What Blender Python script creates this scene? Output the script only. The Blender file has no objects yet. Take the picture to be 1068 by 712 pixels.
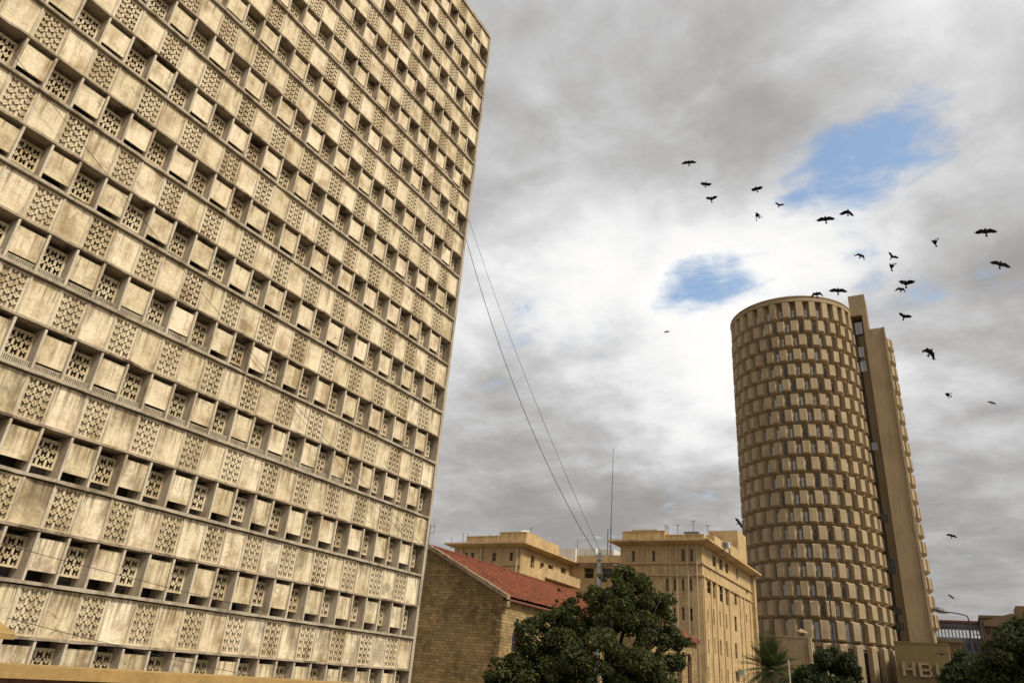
import bpy, bmesh, math, random
import numpy as np
from mathutils import Vector, Matrix
R = math.radians
random.seed(7); rng = np.random.default_rng(7)
SC = bpy.context.scene
COL = SC.collection

# ------------------------------------------------------------------ camera
EYE = 1.7
FPX, PW, PH = 740.95, 1068.0, 712.0
PIT, ROL, ANG = 0.4396, 0.08686, 4.15766          # pitch, roll, direction of the street grid
_F = np.array([0, math.cos(PIT), math.sin(PIT)]); _R = np.array([1., 0, 0]); _U = np.cross(_R, _F)
_R, _U = math.cos(ROL)*_R+math.sin(ROL)*_U, -math.sin(ROL)*_R+math.cos(ROL)*_U
_a = -np.array([math.cos(ANG), math.sin(ANG), 0]); _b = np.array([_a[1], -_a[0], 0])
GRID = np.array([_b, _a, [0, 0, 1.]])
CF, CR, CU = GRID@_F, GRID@_R, GRID@_U
cd = bpy.data.cameras.new('camera'); cam = bpy.data.objects.new('camera', cd); COL.objects.link(cam)
cd.sensor_width = 36; cd.lens = FPX/PW*36; cd.clip_start = .1; cd.clip_end = 6000
cam.matrix_world = Matrix(((CR[0], CU[0], -CF[0], 0), (CR[1], CU[1], -CF[1], 0), (CR[2], CU[2], -CF[2], EYE), (0, 0, 0, 1)))
SC.camera = cam
def sight(x, y): return CF+CR*(x-PW/2)/FPX+CU*(PH/2-y)/FPX      # survey helper: bearing of a point seen from the camera
def on_x(x, y, X): v = sight(x, y); return v*X/v[0]+np.array([0, 0, EYE])
def on_y(x, y, Y): v = sight(x, y); return v*Y/v[1]+np.array([0, 0, EYE])
def at_d(x, y, D): v = sight(x, y); return v*D/np.hypot(v[0], v[1])+np.array([0, 0, EYE])
def to_px(P):
    P = np.atleast_2d(P)-np.array([0, 0, EYE]); z = P@CF
    return np.stack([PW/2+FPX*(P@CR)/z, PH/2-FPX*(P@CU)/z, z], 1)

# ------------------------------------------------------------------ light
SUN_AZ = math.atan2(.97, -.15)      # towards +X, a little behind the camera
SUN_EL = R(50)
sd = Vector((math.sin(SUN_AZ)*math.cos(SUN_EL), math.cos(SUN_AZ)*math.cos(SUN_EL), math.sin(SUN_EL)))
sl = bpy.data.lights.new('sun', 'SUN'); so = bpy.data.objects.new('sun', sl); COL.objects.link(so)
sl.energy = 1.5; sl.angle = R(11); sl.color = (1, .91, .77)
so.rotation_euler = sd.to_track_quat('Z', 'Y').to_euler()
vs = SC.view_settings
vs.view_transform = 'Standard'; vs.look = 'None'; vs.gamma = 1; vs.use_curve_mapping = False
vs.exposure = 1.55
SC.cycles.max_bounces = 6

class NT:
    """tiny node-tree writer"""
    def __init__(s, tree): s.t = tree; s.n = tree.nodes; s.l = tree.links
    def new(s, typ, ins=None, **kw):
        n = s.n.new(typ)
        for k, v in kw.items(): setattr(n, k, v)
        for k, v in (ins or {}).items(): s.put(n.inputs[k], v)
        return n
    def put(s, sock, v):
        if hasattr(v, 'is_output'): s.l.new(v, sock)
        else: sock.default_value = v
    def m(s, op, a, b=0., c=None, clamp=False):
        n = s.new('ShaderNodeMath', operation=op, use_clamp=clamp); s.put(n.inputs[0], a); s.put(n.inputs[1], b)
        if c is not None: s.put(n.inputs[2], c)
        return n.outputs[0]
    def v(s, op, a, b=None, out=0):
        n = s.new('ShaderNodeVectorMath', operation=op); s.put(n.inputs[0], a)
        if b is not None: s.put(n.inputs[1], b)
        return n.outputs[out]
    def step(s, x, lo, hi, a=0., b=1.):
        n = s.new('ShaderNodeMapRange', interpolation_type='SMOOTHSTEP')
        for k, q in zip(('Value', 'From Min', 'From Max', 'To Min', 'To Max'), (x, lo, hi, a, b)): s.put(n.inputs[k], q)
        return n.outputs[0]
    def mix(s, f, a, b, blend='MIX'):
        n = s.new('ShaderNodeMix', data_type='RGBA', blend_type=blend)
        s.put(n.inputs[0], f); s.put(n.inputs[6], a); s.put(n.inputs[7], b); return n.outputs[2]
    def noise(s, vec, scale, detail=6, rough=.55, dist=0., out=0):
        n = s.new('ShaderNodeTexNoise', {'Vector': vec, 'Scale': scale, 'Detail': detail, 'Roughness': rough, 'Distortion': dist}); return n.outputs[out]
def rgb(r, g, b): return (r, g, b, 1)

world = bpy.data.worlds.new('World'); SC.world = world; world.use_nodes = True
w = NT(world.node_tree); w.n.clear()
sky = w.new('ShaderNodeTexSky', sky_type='NISHITA', sun_disc=False, sun_elevation=SUN_EL, sun_rotation=SUN_AZ, air_density=1.0, dust_density=.6, ozone_density=1.2)
tc = w.new('ShaderNodeTexCoord'); D = w.v('NORMALIZE', tc.outputs['Generated'])
sx = w.new('ShaderNodeSeparateXYZ', {0: D})
zz = w.m('ADD', w.m('MAXIMUM', sx.outputs[2], 0.), .22)
uv = w.v('DIVIDE', D, w.new('ShaderNodeCombineXYZ', {0: zz, 1: zz, 2: zz}).outputs[0])
uv = w.v('ADD', uv, (3.1, 7.7, 0))
def blob(px, py, deg, soft=None):      # a patch of sky round one bearing
    d = sight(px, py); d = d/np.linalg.norm(d)
    dot = w.v('DOT_PRODUCT', D, tuple(d), out=1)
    return w.step(dot, math.cos(R(deg)), math.cos(R((soft or 0))))
def addall(lst):
    o = lst[0]
    for q in lst[1:]: o = w.m('ADD', o, q)
    return o
n_big = w.noise(uv, 1.9, 8, .58, .35)
n_mid = w.noise(w.v('ADD', uv, (11, 5, 2)), 3.9, 8, .54, .35)
n_fine = w.noise(w.v('ADD', uv, (1, 15, 4)), 11.0, 9, .64, .4)
n_bil = w.noise(w.v('ADD', uv, (2, 5, 9)), 5.2, 5, .5, .5)
n_puff = w.m('SUBTRACT', 1., w.m('MULTIPLY', w.m('ABSOLUTE', w.m('SUBTRACT', n_bil, .5)), 4.5))      # rounded, billowing tops
holes = addall([w.m('MULTIPLY', blob(x, y, r), k*1.0) for x, y, r, k in ((925, 152, 6.5, .15), (868, 190, 5, .17), (955, 135, 4.5, .12), (905, 170, 4, .10), (735, 294, 4.0, .20), (700, 301, 3.6, .19), (768, 286, 3.6, .17), (800, 282, 3.6, .10), (880, 288, 4, .13), (1066, 2, 6, .2), (932, 292, 4.5, .18), (835, 225, 5, .08), (540, 332, 3, .10))])
def ctr(n, k): return w.m('MULTIPLY', w.m('SUBTRACT', n, .5), k)
n_wisp = w.noise(w.v('ADD', w.v('MULTIPLY', uv, (1, 1.9, 1)), (9, 2, 6)), 6.5, 9, .6, .6)
cov = w.m('ADD', w.m('ADD', w.m('ADD', ctr(n_mid, .55), ctr(n_fine, .35)), w.m('ADD', ctr(n_wisp, .66), w.m('MULTIPLY', w.m('SUBTRACT', n_puff, .5), .06))), .60)
cloud = w.step(w.m('SUBTRACT', cov, holes), .19, .50)
bright = addall([w.m('MULTIPLY', blob(x, y, r), k) for x, y, r, k in ((690, 345, 14, .26), (560, 300, 9, .12), (800, 250, 9, .10), (985, 385, 8, .14), (860, 235, 7, .12), (740, 335, 7, .20), (960, 200, 12, .06), (640, 150, 14, .05))])
darks = addall([w.m('MULTIPLY', blob(x, y, r), k) for x, y, r, k in ((600, 40, 9, .03), (770, 50, 12, .08), (1010, 480, 15, .10), (560, 470, 12, .10), (1050, 330, 10, .12), (620, 560, 14, .06))])
lum = w.m('ADD', w.m('ADD', ctr(n_big, .66), ctr(n_mid, .72)), w.m('ADD', ctr(n_fine, .20), w.m('MULTIPLY', w.m('SUBTRACT', n_puff, .5), .09)))
lum = w.m('SUBTRACT', w.m('ADD', w.m('ADD', lum, .545), bright), darks)
lum = w.m('SUBTRACT', lum, w.step(sx.outputs[2], .34, .02, 0., .24))
lum = w.step(lum, .12, 1.0)
ccol = w.new('ShaderNodeValToRGB', {0: lum})
cr = ccol.color_ramp
cr.elements[0].position = 0; cr.elements[0].color = rgb(.170, .163, .156)
cr.elements[1].position = 1; cr.elements[1].color = rgb(.50, .495, .485)
for pos, c in ((.22, (.222, .217, .213)), (.45, (.285, .283, .283)), (.68, (.36, .36, .364)), (.86, (.44, .44, .44))):
    e = cr.elements.new(pos); e.color = rgb(*c)
dsun = w.v('DOT_PRODUCT', D, tuple(sd), out=1)
glow = w.step(dsun, math.cos(R(42)), 1., 0., 1.)            # thin cloud lit by the sun behind the camera
ccl = w.mix(glow, ccol.outputs[0], rgb(.85, .79, .68))
skc = w.v('MULTIPLY', sky.outputs[0], (.135, .125, .108))
fin = w.mix(cloud, skc, ccl)
gnd = w.step(sx.outputs[2], -.02, .0)
fin = w.mix(gnd, rgb(.10, .09, .075), fin)
bg = w.new('ShaderNodeBackground', {'Color': fin, 'Strength': .685})
w.l.new(bg.outputs[0], w.new('ShaderNodeOutputWorld').inputs[0])

# ------------------------------------------------------------------ materials
def mat(name):
    m = bpy.data.materials.new(name); m.use_nodes = True
    t = NT(m.node_tree); b = t.n['Principled BSDF']; return m, t, b
def ctr_(t, n, k): return t.m('MULTIPLY', t.m('SUBTRACT', n, .5), k)
def weathered(name, base, dirty, scale=.5, rough=.85, streak=.5, grain=.12, bump=.25, cell=None, brick=None, bc=.2, wavy=0, lo=.42, hi=.68):
    """mineral surface: broad stains, rain streaks, fine grain; optional panel-to-panel or masonry variation"""
    m, t, b = mat(name)
    P = t.new('ShaderNodeNewGeometry').outputs['Position']
    st = t.noise(P, scale, 8, .62)
    sv = t.noise(t.v('MULTIPLY', P, (2.4, 2.4, .22)), 1.1, 6, .6)
    f = t.m('ADD', t.m('MULTIPLY', st, 1-streak), t.m('MULTIPLY', sv, streak))
    f = t.step(f, lo, hi)
    c = t.mix(f, rgb(*base), rgb(*dirty))
    g = t.noise(P, 9., 6, .7)
    c = t.mix(1., c, t.mix(t.step(g, .3, .7), rgb(1-grain, 1-grain, 1-grain), rgb(1+grain*.6, 1+grain*.6, 1+grain*.6)), 'MULTIPLY')
    if wavy:       # trowel marks, blotches and pale lime bloom on the plaster
        wv = t.noise(t.v('MULTIPLY', P, (1, 1.1, 5.5)), 1.6, 5, .6, 1.2)
        c = t.mix(t.m('MULTIPLY', t.step(wv, .50, .68), wavy), c, rgb(*[q*.72 for q in dirty]))
        bl = t.noise(t.v('ADD', P, (3, 7, 1)), 1.25, 5, .6, .6)
        c = t.mix(t.m('MULTIPLY', t.step(bl, .60, .74), .6), c, rgb(.66, .60, .48))
        sp_ = t.new('ShaderNodeSeparateXYZ', {0: P}).outputs[2]
        fz = t.m('FRACT', t.m('DIVIDE', t.m('SUBTRACT', sp_, CZ0-20*CH), CH))
        stk = t.noise(t.v('MULTIPLY', P, (5.5, 5.5, .30)), 1.3, 4, .6)
        lowd = t.m('ADD', t.step(sp_, 26., 2., 0., .10), ctr_(t, t.noise(P, .11, 3, .5), .35))
        run = t.m('MULTIPLY', t.step(t.m('ADD', stk, lowd), .56, .70), t.step(t.m('ADD', fz, ctr_(t, stk, 1.2)), .25, .95))
        c = t.mix(t.m('MULTIPLY', run, .75), c, rgb(.17, .125, .075))
        soot = t.step(t.m('ADD', t.noise(P, .42, 7, .68), lowd), .63, .74)
        c = t.mix(t.m('MULTIPLY', soot, .6), c, rgb(.15, .115, .075))
        vo = t.new('ShaderNodeTexVoronoi', {'Vector': t.v('ADD', t.v('MULTIPLY', P, (0, 1, 1)), t.v('MULTIPLY', t.noise(P, 2.2, 3, .6, out=1), (.5, .5, .5))), 'Scale': .62}, feature='DISTANCE_TO_EDGE').outputs[0]
        crk = t.m('MULTIPLY', t.step(vo, .014, .003), t.step(t.noise(P, .30, 2), .55, .66))
        c = t.mix(t.m('MULTIPLY', crk, .65), c, rgb(.12, .085, .05))
    if cell:
        (cy, cz, oy, oz, amt) = cell
        q = t.v('FLOOR', t.v('DIVIDE', t.v('SUBTRACT', P, (0, oy, oz)), (1000, cy, cz)))
        wn = t.new('ShaderNodeTexWhiteNoise', {'Vector': q}, noise_dimensions='3D').outputs
        c = t.mix(1., c, t.mix(wn[0], rgb(1-amt, 1-amt*1.15, 1-amt*1.6), rgb(1.06, 1.06, 1.08)), 'MULTIPLY')
    h = t.noise(P, 16., 5, .65)
    if brick:
        bw, bh, mort = brick
        s = t.new('ShaderNodeSeparateXYZ', {0: P})
        u = t.m('ADD', s.outputs[0], s.outputs[1])
        br = t.new('ShaderNodeTexBrick', {'Vector': t.new('ShaderNodeCombineXYZ', {0: u, 1: s.outputs[2], 2: 0.}).outputs[0], 'Scale': 1., 'Color1': rgb(1+bc*.6, 1+bc*.5, 1+bc*.35), 'Color2': rgb(1-bc, 1-bc, 1-bc), 'Mortar': rgb(*mort), 'Mortar Size': .016, 'Mortar Smooth': .3, 'Brick Width': bw, 'Row Height': bh})
        c = t.mix(1., c, br.outputs['Color'], 'MULTIPLY')
        h = t.m('ADD', t.m('MULTIPLY', h, .5), t.m('MULTIPLY', br.outputs['Fac'], -1.2))
    t.put(b.inputs['Base Color'], c); t.put(b.inputs['Roughness'], rough); b.inputs['Specular IOR Level'].default_value = .25
    bp = t.new('ShaderNodeBump', {'Height': h, 'Strength': bump, 'Distance': .03})
    t.put(b.inputs['Normal'], bp.outputs[0])
    return m
def plain(name, col, rough=.6, metal=0., var=.15, scale=3.):
    m, t, b = mat(name)
    P = t.new('ShaderNodeNewGeometry').outputs['Position']
    n = t.noise(P, scale, 5, .6)
    c = t.mix(n, rgb(*[q*(1-var) for q in col]), rgb(*[q*(1+var) for q in col]))
    t.put(b.inputs['Base Color'], c); t.put(b.inputs['Roughness'], rough); t.put(b.inputs['Metallic'], metal)
    return m
def glass(name, col, rough=.08, spec=.9, metal=0.):
    m, t, b = mat(name); b.inputs['Metallic'].default_value = metal
    t.put(b.inputs['Base Color'], rgb(*col)); t.put(b.inputs['Roughness'], rough)
    b.inputs['IOR'].default_value = 1.6; b.inputs['Specular IOR Level'].default_value = spec
    P = t.new('ShaderNodeNewGeometry').outputs['Position']
    bp = t.new('ShaderNodeBump', {'Height': t.noise(P, .9, 2, .5), 'Strength': .12, 'Distance': .1}); t.put(b.inputs['Normal'], bp.outputs[0])
    return m
CW, CH, CY0, CZ0 = 1.1191, 1.75, 36.26, 1.61
M = {}
M['panel'] = weathered('cream_cast_panel', (.71, .62, .445), (.33, .24, .125), .9, .8, .35, .14, .3, (CW, CH, CY0-60*CW, CZ0-CH, .16), wavy=.30)
M['screen'] = weathered('cream_cast_screen', (.61, .525, .365), (.32, .235, .125), .7, .85, .45, .14, .2, (CW, CH, CY0-60*CW, CZ0-CH, .16))
M['fin'] = weathered('pale_fin_render', (.50, .44, .345), (.25, .18, .115), .8, .85, .5, .15, .3)
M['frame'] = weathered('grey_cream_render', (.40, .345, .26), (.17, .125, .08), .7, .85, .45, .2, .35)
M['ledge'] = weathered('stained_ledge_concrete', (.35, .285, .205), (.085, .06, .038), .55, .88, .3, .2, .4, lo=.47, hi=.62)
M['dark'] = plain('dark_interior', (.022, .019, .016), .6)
M['dim'] = plain('dim_interior', (.07, .05, .035), .8)
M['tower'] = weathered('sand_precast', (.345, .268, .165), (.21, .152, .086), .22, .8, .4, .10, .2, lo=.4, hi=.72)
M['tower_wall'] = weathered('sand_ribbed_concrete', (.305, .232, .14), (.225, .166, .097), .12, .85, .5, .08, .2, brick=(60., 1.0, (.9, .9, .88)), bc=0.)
M['recess'] = weathered('shade_toned_recess_concrete', (.19, .14, .083), (.12, .088, .052), .3, .9, .6, .15, .2)  # shade between the hoods put into the wall colour, darker than the hood concrete
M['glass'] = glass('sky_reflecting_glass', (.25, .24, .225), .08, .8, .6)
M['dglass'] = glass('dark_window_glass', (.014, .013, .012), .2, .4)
M['blind'] = plain('pale_blind', (.45, .43, .38), .5)
M['ochre'] = weathered('ochre_stone', (.48, .352, .185), (.29, .195, .09), .35, .85, .6, .12, .3, brick=(.9, .4, (.80, .76, .7)), bc=.10)
M['ochre_trim'] = weathered('ochre_trim', (.465, .335, .175), (.27, .18, .09), .4, .85, .4, .15, .3)
M['olive'] = weathered('yellow_olive_render', (.165, .125, .056), (.13, .096, .042), .2, .8, .4, .06, .1)
M['brick'] = weathered('old_yellow_brick', (.34, .245, .118), (.19, .132, .062), .5, .9, .3, .25, .8, brick=(.50, .235, (.50, .46, .40)), bc=.32)
M['coping'] = weathered('pale_coping', (.29, .225, .145), (.16, .11, .065), .9, .9, .2, .2, .4)
M['tile'] = weathered('red_clay_tile', (.185, .052, .022), (.095, .034, .018), .8, .8, .2, .3, .4, (.25, .24, .1, .1, .25))
M['redtrim'] = plain('dark_red_paint', (.13, .045, .03), .7)
M['white'] = weathered('white_render', (.55, .53, .48), (.38, .35, .30), .6, .8, .5, .1, .2)
M['pipe'] = plain('pale_pipe', (.42, .35, .24), .5)
M['polec'] = weathered('grey_pole_concrete', (.17, .18, .195), (.11, .11, .11), 2., .8, .6, .1, .2)
M['steel'] = plain('dull_steel', (.16, .155, .15), .45, .6)
M['black'] = plain('black_cable', (.012, .012, .012), .6)
M['tan'] = weathered('tan_painted_coping', (.33, .215, .08), (.22, .14, .05), 2.2, .7, .2, .12, .3)
M['rbrick'] = weathered('dark_red_brick', (.15, .075, .045), (.075, .045, .03), 1.2, .9, .2, .2, .8, brick=(.24, .085, (.9, .8, .7)))
M['bluegrey'] = weathered('blue_grey_render', (.21, .22, .235), (.15, .15, .155), .2, .8, .5, .1, .1)
M['brown'] = weathered('brown_render', (.17, .115, .07), (.10, .07, .045), .2, .8, .5, .1, .1)
M['teal'] = plain('teal_board', (.055, .16, .17), .4)
M['bird'] = plain('crow_feathers', (.003, .003, .0035), .9); M['bird'].node_tree.nodes['Principled BSDF'].inputs['Specular IOR Level'].default_value = .05
M['bark'] = weathered('bark', (.06, .045, .03), (.03, .022, .016), 3., .9, .6, .2, .6)
M['asphalt'] = weathered('asphalt', (.055, .053, .05), (.04, .038, .036), .4, .9, 0., .2, .3)
M['paving'] = weathered('paving', (.24, .21, .17), (.15, .13, .10), .5, .9, 0., .2, .3)
M['earth'] = weathered('dusty_ground', (.22, .17, .11), (.15, .115, .075), .05, .95, 0., .2, .3)
M['paint'] = plain('road_paint', (.7, .7, .66), .6)
def leafmat(name, a, b_):
    m, t, b = mat(name)
    at = t.new('ShaderNodeAttribute', attribute_name='tone').outputs['Fac']
    c = t.mix(at, rgb(*a), rgb(*b_)); t.put(b.inputs['Base Color'], c); t.put(b.inputs['Roughness'], .7); b.inputs['Specular IOR Level'].default_value = .18
    tr = t.new('ShaderNodeBsdfTranslucent', {'Color': t.mix(.5, c, rgb(.10, .14, .02))})
    mx = t.new('ShaderNodeMixShader', {0: .22}); t.l.new(b.outputs[0], mx.inputs[1]); t.l.new(tr.outputs[0], mx.inputs[2])
    t.l.new(mx.outputs[0], t.n['Material Output'].inputs[0])
    return m
M['leaf'] = leafmat('dark_green_leaf', (.012, .018, .006), (.10, .11, .03))
M['leaf2'] = leafmat('deep_green_leaf', (.014, .022, .010), (.045, .055, .018))
M['leaf3'] = leafmat('olive_leaf', (.020, .028, .010), (.06, .065, .02))
M['palm'] = leafmat('palm_leaf', (.025, .035, .014), (.075, .085, .035))

# ------------------------------------------------------------------ builders
def link(name, me, parent=None, loc=None):
    o = bpy.data.objects.new(name, me); COL.objects.link(o)
    if parent: o.parent = parent
    if loc is not None: o.location = loc
    return o
def tag(o, label=None, cat=None, group=None, kind=None):
    for k, v_ in (('label', label), ('category', cat), ('group', group), ('kind', kind)):
        if v_: o[k] = v_
    return o
def empty(name, loc, label, cat, group=None, rz=0):
    o = bpy.data.objects.new(name, None); COL.objects.link(o); o.location = loc; o.rotation_euler.z = rz
    o.empty_display_size = .3
    return tag(o, label, cat, group)
class MB:
    def __init__(s): s.v = []; s.f = []; s.mi = []
    def poly(s, pts, mi=0):
        k = len(s.v); s.v += [tuple(map(float, q)) for q in pts]; s.f.append(tuple(range(k, k+len(pts)))); s.mi.append(mi); return s
    def box(s, x0, x1, y0, y1, z0, z1, mi=0):
        k = len(s.v)
        s.v += [(x, y, z) for z in (z0, z1) for x, y in ((x0, y0), (x1, y0), (x1, y1), (x0, y1))]
        for q in ((3, 2, 1, 0), (4, 5, 6, 7), (0, 1, 5, 4), (1, 2, 6, 5), (2, 3, 7, 6), (3, 0, 4, 7)):
            s.f.append(tuple(k+i for i in q)); s.mi.append(mi)
        return s
    def hexa(s, A, B, mi=0, cap=(True, True)):       # loft between two rings with the same number of points
        k = len(s.v); n = len(A)
        s.v += [tuple(map(float, q)) for q in list(A)+list(B)]
        for i in range(n):
            j = (i+1) % n; s.f.append((k+i, k+j, k+n+j, k+n+i)); s.mi.append(mi)
        if cap[0]: s.f.append(tuple(k+n-1-i for i in range(n))); s.mi.append(mi)
        if cap[1]: s.f.append(tuple(k+n+i for i in range(n))); s.mi.append(mi)
        return s
    def tube(s, pts, r, n=6, mi=0):
        pts = [np.array(q, float) for q in pts]; rr = r if hasattr(r, '__len__') else [r]*len(pts)
        k = len(s.v)
        for i, q in enumerate(pts):
            t = pts[min(i+1, len(pts)-1)]-pts[max(i-1, 0)]; t /= np.linalg.norm(t)+1e-9
            a = np.cross(t, (0, 0, 1) if abs(t[2]) < .9 else (1, 0, 0)); a /= np.linalg.norm(a); b = np.cross(t, a)
            for j in range(n):
                g = 2*math.pi*j/n; s.v.append(tuple(q+rr[i]*(math.cos(g)*a+math.sin(g)*b)))
        for i in range(len(pts)-1):
            for j in range(n):
                j2 = (j+1) % n; s.f.append((k+i*n+j, k+i*n+j2, k+(i+1)*n+j2, k+(i+1)*n+j)); s.mi.append(mi)
        s.f.append(tuple(k+j for j in range(n))[::-1]); s.mi.append(mi)
        e = k+(len(pts)-1)*n; s.f.append(tuple(e+j for j in range(n))); s.mi.append(mi)
        return s
    def mesh(s, name, mats, smooth=False):
        me = bpy.data.meshes.new(name); me.from_pydata(s.v, [], s.f)
        for m_ in (mats if isinstance(mats, (list, tuple)) else [mats]): me.materials.append(m_)
        me.polygons.foreach_set('material_index', s.mi)
        if smooth: me.polygons.foreach_set('use_smooth', [True]*len(s.f))
        bm = bmesh.new(); bm.from_mesh(me); bmesh.ops.recalc_face_normals(bm, faces=bm.faces); bm.to_mesh(me); bm.free()
        return me
    def build(s, name, mats, parent=None, loc=None, smooth=False): return link(name, s.mesh(name, mats, smooth), parent, loc)
def merged(name, me, offs, parent, rots=None):
    """many copies of one small mesh as ONE part (the far, small ones)"""
    n = len(me.vertices); co = np.empty(n*3); me.vertices.foreach_get('co', co); co = co.reshape(-1, 3)
    polys = [tuple(p.vertices) for p in me.polygons]; mi = [p.material_index for p in me.polygons]
    V = []; Fc = []; MI = []
    for k, o in enumerate(offs):
        c = co if rots is None else co@np.array(Matrix.Rotation(rots[k], 3, 'Z')).T
        V.append(c+np.array(o)); Fc += [tuple(i+k*n for i in p) for p in polys]; MI += mi
    m2 = bpy.data.meshes.new(name); m2.from_pydata(np.concatenate(V).tolist(), [], Fc)
    for m_ in me.materials: m2.materials.append(m_)
    m2.polygons.foreach_set('material_index', MI)
    o = link(name, m2, parent); o['kind'] = 'stuff'; return o
def spread(name, mes, spots, parent, limit=96, size=1.):
    """mes: list of mesh variants; spots: (loc, rotz, variant). the largest in view get their own object"""
    P = np.array([s_[0] for s_ in spots], float); wp = np.array(parent.matrix_basis.translation)
    px = to_px(P+wp)
    vis = (px[:, 2] > 1) & (px[:, 0] > -15) & (px[:, 0] < PW+15) & (px[:, 1] > -15) & (px[:, 1] < PH+15)
    score = np.where(vis, 1/np.maximum(px[:, 2], .1), -1)
    order = np.argsort(-score); rest = {}
    for rank, i in enumerate(order):
        loc, rz, va = spots[i]
        if rank < limit and score[i] > 0:
            o = link(name, mes[va], parent, loc); o.rotation_euler.z = rz
        else: rest.setdefault(va, []).append((loc, rz))
    for va, lst in rest.items(): merged(name, mes[va], [q[0] for q in lst], parent, [q[1] for q in lst])

# ------------------------------------------------------------------ ground, road, pavements
g = MB(); g.poly([(-3000, -3000, -.16), (3000, -3000, -.16), (3000, 3000, -.16), (-3000, 3000, -.16)])
tag(g.build('ground', M['earth']), kind='structure')
g = MB(); g.poly([(-20, -120, -.14), (-7.5, -120, -.14), (-7.5, 400, -.14), (-20, 400, -.14)]); tag(g.build('road', M['asphalt']), kind='structure')
g = MB()
for y in range(-100, 390, 6): g.poly([(-13.82, y, -.136), (-13.68, y, -.136), (-13.68, y+2.4, -.136), (-13.82, y+2.4, -.136)])
tag(g.build('road_marking', M['paint']), kind='structure')
g = MB().box(-27.2, -20, -120, 400, -.15, 0); tag(g.build('pavement', M['paving']), kind='structure')
g = MB().box(-7.5, 6, -120, 140, -.15, 0); tag(g.build('pavement', M['paving']), kind='structure')

# ------------------------------------------------------------------ the screen-fronted office block (left)
XF = -27.56; NC = 33; Y1 = CY0; Y0 = CY0-NC*CW
def zk(k): return CZ0+CH*k
blk = empty('office_block', (XF-7, (Y0+Y1)/2, 0), 'tall weathered cream concrete office block with chequered perforated and plain panels', 'building')
def L(x, y, z): b0 = blk.location; return (x-b0[0], y-b0[1], z-b0[2])
def bx(name, m, x0, x1, y0, y1, z0, z1):
    a = L(x0, y0, z0); b = L(x1, y1, z1); return MB().box(a[0], b[0], a[1], b[1], a[2], b[2]).build(name, m, blk)
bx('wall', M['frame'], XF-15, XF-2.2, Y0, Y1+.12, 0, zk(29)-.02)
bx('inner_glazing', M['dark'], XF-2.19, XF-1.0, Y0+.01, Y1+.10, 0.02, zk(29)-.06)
bx('end_wall', M['frame'], XF-2.18, XF+.03, Y1+.10, Y1+.34, 0, zk(29)+.05)
bx('parapet', M['frame'], XF-.3, XF+.05, Y0, Y1+.10, zk(29)-.06, zk(29)+.30)
bx('roof_slab', M['frame'], XF-15, XF-.31, Y0, Y1+.09, zk(29)-.01, zk(29)+.1)
def ledge_mesh(xout, th, var):
    mb = MB(); n = NC*3
    ys = np.linspace(Y0, Y1+.10, n+1); r2 = np.random.default_rng(var)
    e = r2.normal(0, .007, n+1); e2 = r2.normal(0, .006, n+1)
    chips = np.zeros(n+1)
    for c in r2.integers(0, n, 2): chips[c:c+2] = r2.uniform(.03, .09)
    A = []
    for i, y in enumerate(ys):
        x = xout+e[i]-chips[i]; t = th+e2[i]
        A.append([(XF-.99, y, .0), (x, y, .0+e2[i]*.5), (x, y, -t), (XF-.99, y, -t)])
    for i in range(n): mb.hexa(A[i], A[i+1], 0, (i == 0, i == n-1))
    return mb
for k in range(-1, 29):
    odd = k % 2
    mb = ledge_mesh(XF+(.08 if odd else .035), .125 if odd else .095, k+50)
    mb.build('floor_ledge', M['ledge' if not odd else 'frame'], blk, L(0, 0, zk(k)+.04))
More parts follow.
